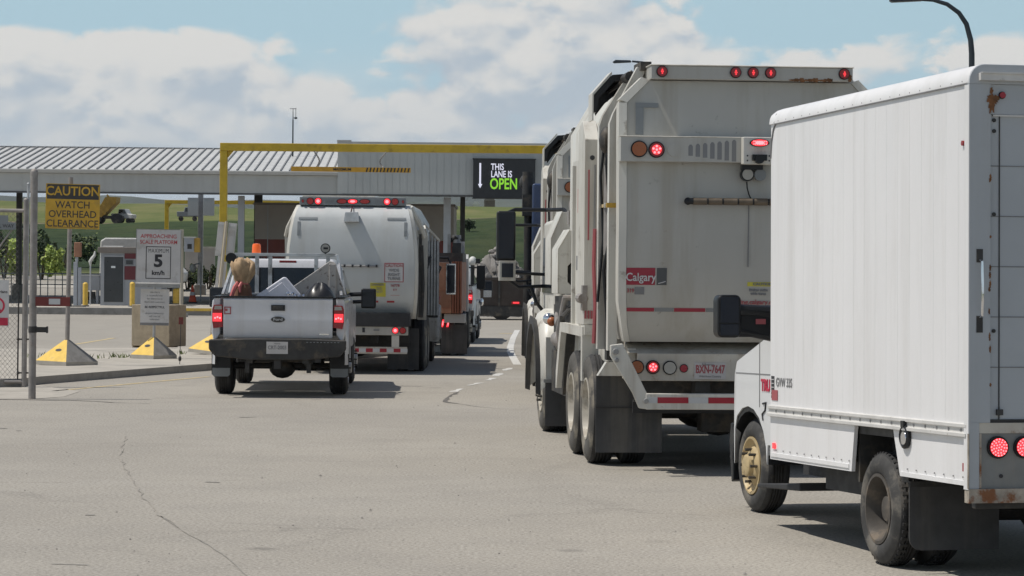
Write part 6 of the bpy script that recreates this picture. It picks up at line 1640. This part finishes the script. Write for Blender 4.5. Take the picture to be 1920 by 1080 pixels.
for sx in (-1,1):
    b = MB().m('mudflap_rubber').box((sx*X2(783)*.99,.95,.06),(sx*.60,.965,.80)); b.build('mudflap', t, smooth=0)
    for y in (1.9, 3.2): wheel(t, sx*1.27, y, .5, .27, .29, sx, 'dish', 'pale_rim', 'dusty_tyre', nm='rear_wheel'); wheel(t, sx*.97, y, .5, .27, .29, sx, 'dish', 'pale_rim', 'dusty_tyre', nm='rear_wheel')
    wheel(t, sx*1.26, 7.0, .5, .32, .29, sx, 'front', 'pale_rim', 'dusty_tyre', nm='front_wheel')
b = MB().m('truck_white').prism([(-1.16,.95),(1.16,.95),(1.16,2.75),(.98,3.05),(-.98,3.05),(-1.16,2.75)],'y',1.72,6.2); b.build('body', t, bevel=.03)
for sx in (-1,1):
    b = MB().m('truck_white').tube([(sx*1.20,1.35,.95),(sx*1.22,1.35,2.45),(sx*1.18,1.2,2.62)],.05,rect=(.10,.16)).m('dark_steel').tube([(sx*1.19,1.0,2.3),(sx*1.22,1.05,1.6),(sx*1.2,1.0,1.0)],.04,8).box((sx*1.15,.9,1.0),(sx*1.2,1.2,2.5)); b.m('truck_white').tube([(sx*1.0,.75,2.98),(sx*1.2,.9,2.6),(sx*1.24,1.0,2.45)],.05,8); b.build('side_post', t, smooth=30)
    b = MB().m('galvanised')
    for i in range(5): b.box((sx*(1.19+i*.055),3.2,1.0),(sx*(1.222+i*.055),3.28,2.62-i*.055))
    b.m('grey_steel').box((sx*1.18,3.282,1.0),(sx*1.45,3.30,2.4)).m('truck_white').prism([(sx*1.17,2.68),(sx*1.46,2.38),(sx*1.46,2.43),(sx*1.17,2.73)],'y',3.18,3.32); b.build('ribbed_guard', t, smooth=0)
    b = MB().m('dark_steel').box((sx*1.1,1.6,1.0),(sx*1.19,3.1,1.9)).tube([(sx*1.25,2.4,1.9),(sx*1.3,2.6,2.1),(sx*1.2,3.0,1.9)],.03,6).tube([(sx*1.22,3.4,2.0),(sx*1.45,4.0,1.9),(sx*1.3,4.6,1.6)],.03,6).box((sx*1.2,3.5,.95),(sx*1.42,3.9,1.05)).m('faded_red').tube([(sx*1.36,3.6,1.05),(sx*1.46,3.7,1.35)],.014,6); b.build('hydraulic_line', t)
    b = MB().m('truck_white'); rings = []
    for i in range(10):
        a = pi*i/9; y_, z_ = 7.0+.62*cos(a), .50+.68*sin(a); rings.append([(sx*.9,y_,z_-.05),(sx*1.33,y_,z_-.09),(sx*1.38,y_,z_-.04),(sx*1.28,y_,z_+.03),(sx*.9,y_,z_+.03)])
    b.loft(rings).box((sx*1.05,6.36,.5),(sx*1.33,6.40,1.05)); b.build('fender', t, smooth=40)
    b = MB().m('black_plastic').tube([(sx*1.12,7.8,2.1),(sx*1.5,7.75,2.1),(sx*1.56,7.74,1.95)],.024,8); b.build('mirror_arm', t)
    b = MB().m('chrome').box((sx*1.46,7.7,1.35),(sx*1.66,7.78,1.98)); b.m('mirror_glass').box((sx*1.48,7.693,1.38),(sx*1.64,7.699,1.95)); b.build('mirror', t, bevel=.02)
b = MB().m('truck_white').prism([(6.3,.9),(6.3,2.5),(6.6,2.6),(7.9,2.55),(8.2,1.6),(8.9,1.45),(9.0,.9)],'x',-1.12,1.12); cb2 = b.build('cab', t, bevel=.06)
for sx in (-1,1):
    b = MB().m('glass_dark').prism([(6.7,1.65),(7.9,1.65),(7.75,2.3),(6.7,2.3)],'x',sx*1.121,sx*1.13); b.build('side_window', cb2, smooth=0)

# ================================================================== orange truck
t = thing('orange_truck', 'orange bodied work truck with dark mud flaps ahead of the rounded garbage truck', 'truck', (-2.19, 58.8, 0), R(-.6))
def X3(px): return (px-767.)/88.0
def Z3(py): return 1.93-(py-499)/88.0
b = MB().m('orange_paint').box((-1.12,.0,Z3(588)),(X3(846),3.6,Z3(492))).m('orange_red_paint')
for i in range(4): b.box((X3(847)+i*.055,-.03,Z3(588)),(X3(847)+i*.055+.04,3.6,Z3(490)))
b.m('orange_paint').box((-1.12,-.03,Z3(588)),(X3(846),-.001,Z3(580))).box((-1.12,-.02,Z3(545)),(X3(846),-.001,Z3(543))); b.build('body', t, smooth=0)
b = MB().m('dark_steel').box((-.9,.2,Z3(491)),(X3(866),2.8,Z3(474))).box((X3(845),.4,Z3(474)),(X3(862),.9,Z3(462))).m('grey_steel').box((X3(836),.5,Z3(474)),(X3(842),.6,Z3(438))).cyl((X3(855),.6,Z3(474)),(X3(853),.6,Z3(440)),.10,n=10).m('sign_white').box((X3(858),.7,Z3(474)),(X3(868),.8,Z3(452))).m('dark_steel').tube([(X3(840),.6,Z3(452)),(X3(850),.5,Z3(444)),(X3(862),.6,Z3(450))],.04,8).box((X3(846),.5,Z3(462)),(X3(862),.8,Z3(455))); b.build('lift_gear', t)
b = MB().m('gutter_metal').box((X3(832),.05,Z3(606)),(X3(872),.5,Z3(589))); b.build('fender_plate', t, bevel=.01)
for sx in (-1,1): MB().m('mudflap_rubber').box((sx*X3(826),.15,.05),(sx*X3(876),.165,Z3(609))).build('mudflap', t, smooth=0)
for px in (829.5, 839.5):
    for sx in (-1,1):
        b = MB().m('red_glow').prism([(sx*X3(px-3.4),Z3(614)),(sx*X3(px+.5),Z3(614)),(sx*X3(px+3.4),Z3(600)),(sx*X3(px-.5),Z3(600))],'y',.10,.149).m('red_hot').prism([(sx*X3(px-.9),Z3(611)),(sx*X3(px+.5),Z3(611)),(sx*X3(px+1.2),Z3(603)),(sx*X3(px-.2),Z3(603))],'y',.095,.0995); b.build('tail_light', t, smooth=0)
b = MB().m('dark_steel').box((-.9,.2,.5),(.95,7.0,.85)).box((-1.0,.4,.85),(1.0,3.6,.92)); b.build('chassis', t)
b = MB().m('far_white').prism([(4.4,.85),(4.4,2.1),(5.6,2.1),(6.0,1.5),(7.0,1.35),(7.1,.85)],'x',-1.05,1.05); b.build('cab', t, bevel=.06)
b = MB().m('gutter_metal').prism([(3.7,.9),(3.7,2.1),(3.9,2.2),(4.3,2.1),(4.3,.9)],'x',-1.15,1.15); b.build('headboard', t, smooth=0)
b = MB().m('glass_dark').box((-1.06,4.7,1.5),(1.06,5.5,1.95)); b.build('window', t)
for sx in (-1,1):
    wheel(t, sx*1.2, 1.1, .48, .27, .28, sx, 'dish', 'pale_rim', 'dusty_tyre', nm='rear_wheel'); wheel(t, sx*.9, 1.1, .48, .27, .28, sx, 'dish', 'pale_rim', 'dusty_tyre', nm='rear_wheel'); wheel(t, sx*1.15, 6.0, .48, .30, .28, sx, 'front', 'pale_rim', 'dusty_tyre', nm='front_wheel')
    b = MB().m('black_plastic').tube([(sx*1.05,5.7,1.9),(sx*1.35,5.65,1.9)],.02,6).box((sx*1.3,5.6,1.4),(sx*1.5,5.68,1.95)); b.build('mirror', t, bevel=.02)
# ---- grey pickup beyond it
P2 = thing('pickup_truck', 'grey pickup with shiny mirrors ahead of the orange truck', 'pickup truck', (-1.93, 68.2, 0), R(-1.2))
pickup(P2, 'reflector_white', False)
b = MB().m('far_white').ball((.93,.5,2.06),(.10,.10,.12)).m('black_plastic').cyl((.93,.5,1.47),(.93,.5,2.0),.05,n=10).box((1.0,.45,2.0),(1.12,.6,2.12)); b.build('work_light', P2)
b = MB().m('chrome').box((1.10,4.0,1.12),(1.31,4.04,1.30)).ball((1.02,4.9,.98),(.06,.2,.10)).box((.965,2.4,1.02),(.975,4.2,1.08)); b.build('chrome_trim', P2)

# ================================================================== dark trailer across the far lane, rubble behind it
p = at(878, 560, 99)
t = thing('gravel_trailer', 'long dark brown trailer standing across the far end of the queue', 'trailer', (p.x, 99, 0))
Lt = 6.4; z1 = at(930, 521, 99).z
b = MB().m('trailer_brown').box((0,0,.52),(Lt,2.4,z1)).m('dark_steel')
x = .12
for i in range(7): b.box((.1+i*.98,-.05,.5),(.17+i*.98,-.001,z1-.08))
b.m('trailer_brown').box((-.04,-.06,z1-.08),(Lt+.04,2.46,z1)); b.build('body', t, smooth=0)
b = MB().m('dark_steel').box((.2,.2,.34),(Lt-.2,2.2,.52)).box((0,-.02,.14),(Lt,.02,.5)); b.build('chassis', t)  # thin dark front sheet stands in for the shade around the wheels
pr = at(967, 568, 99); b = MB().m('red_lens').box((pr.x-p.x-.16,-.08,pr.z-.05),(pr.x-p.x+.16,-.051,pr.z+.05)).m('red_glow').box((pr.x-p.x-.10,-.09,pr.z-.02),(pr.x-p.x+.12,-.081,pr.z+.035)); b.build('marker_light', t, smooth=0)
for x in (1.2, 2.3, 5.0):
    b = MB().m('rubber').lathe([(.05,.25),(.05,.42),(.32,.42),(.32,.25)],(x,0,.42),'y',22); b.build('wheel', t)
p = at(930, 520, 106)
t = thing('rubble_pile', 'heap of pale grey rubble rising behind the dark trailer', 'rubble', (p.x, 107, 0))
b = MB().m('rubble_grey'); n = 40; k = 22
def hz(u, v):
    r = math.hypot(u*.95, v); h = max(0, 1-r**2.2)
    return 2.62*h*(.88+.16*sin(u*7+1)*cos(v*6)+.10*sin(u*17+v*13)+.07*sin(u*31+2)*sin(v*29)) - .1
vs = []
for j in range(k):
    for i in range(n):
        u, v = -1+2*i/(n-1), -1+2*j/(k-1); vs.append((u*2.0+.1*sin(v*9+u*5), v*2.4, hz(u,v)+random.uniform(-.04,.04)))
b.mesh(vs, [(j*n+i,j*n+i+1,(j+1)*n+i+1,(j+1)*n+i) for j in range(k-1) for i in range(n-1)])
for _ in range(160):
    u, v = random.uniform(-.8,.8), random.uniform(-.9,.3); r = random.uniform(.05,.16); b.ball((u*2.0, v*2.4, hz(u,v)+r*.3), (r*1.2,r,r*.8), 6, 4)
b.build('heap', t, smooth=0)

# ================================================================== the air itself: thin dry haze over many kilometres
m = bpy.data.materials.new('haze_air'); m.use_nodes = True; nt = m.node_tree; nt.nodes.clear()
o_ = nt.nodes.new('ShaderNodeOutputMaterial'); pv = nt.nodes.new('ShaderNodeVolumePrincipled')
pv.inputs['Color'].default_value = (.78, .87, 1.0, 1); pv.inputs['Density'].default_value = 4.5e-5; pv.inputs['Anisotropy'].default_value = .2
nt.links.new(pv.outputs[0], o_.inputs['Volume']); MATS['haze_air'] = m
hz_o = MB().m('haze_air').box((-5300, -420, -32), (5300, 9300, 215)).build('haze', smooth=0)
tag(hz_o, kind='stuff')
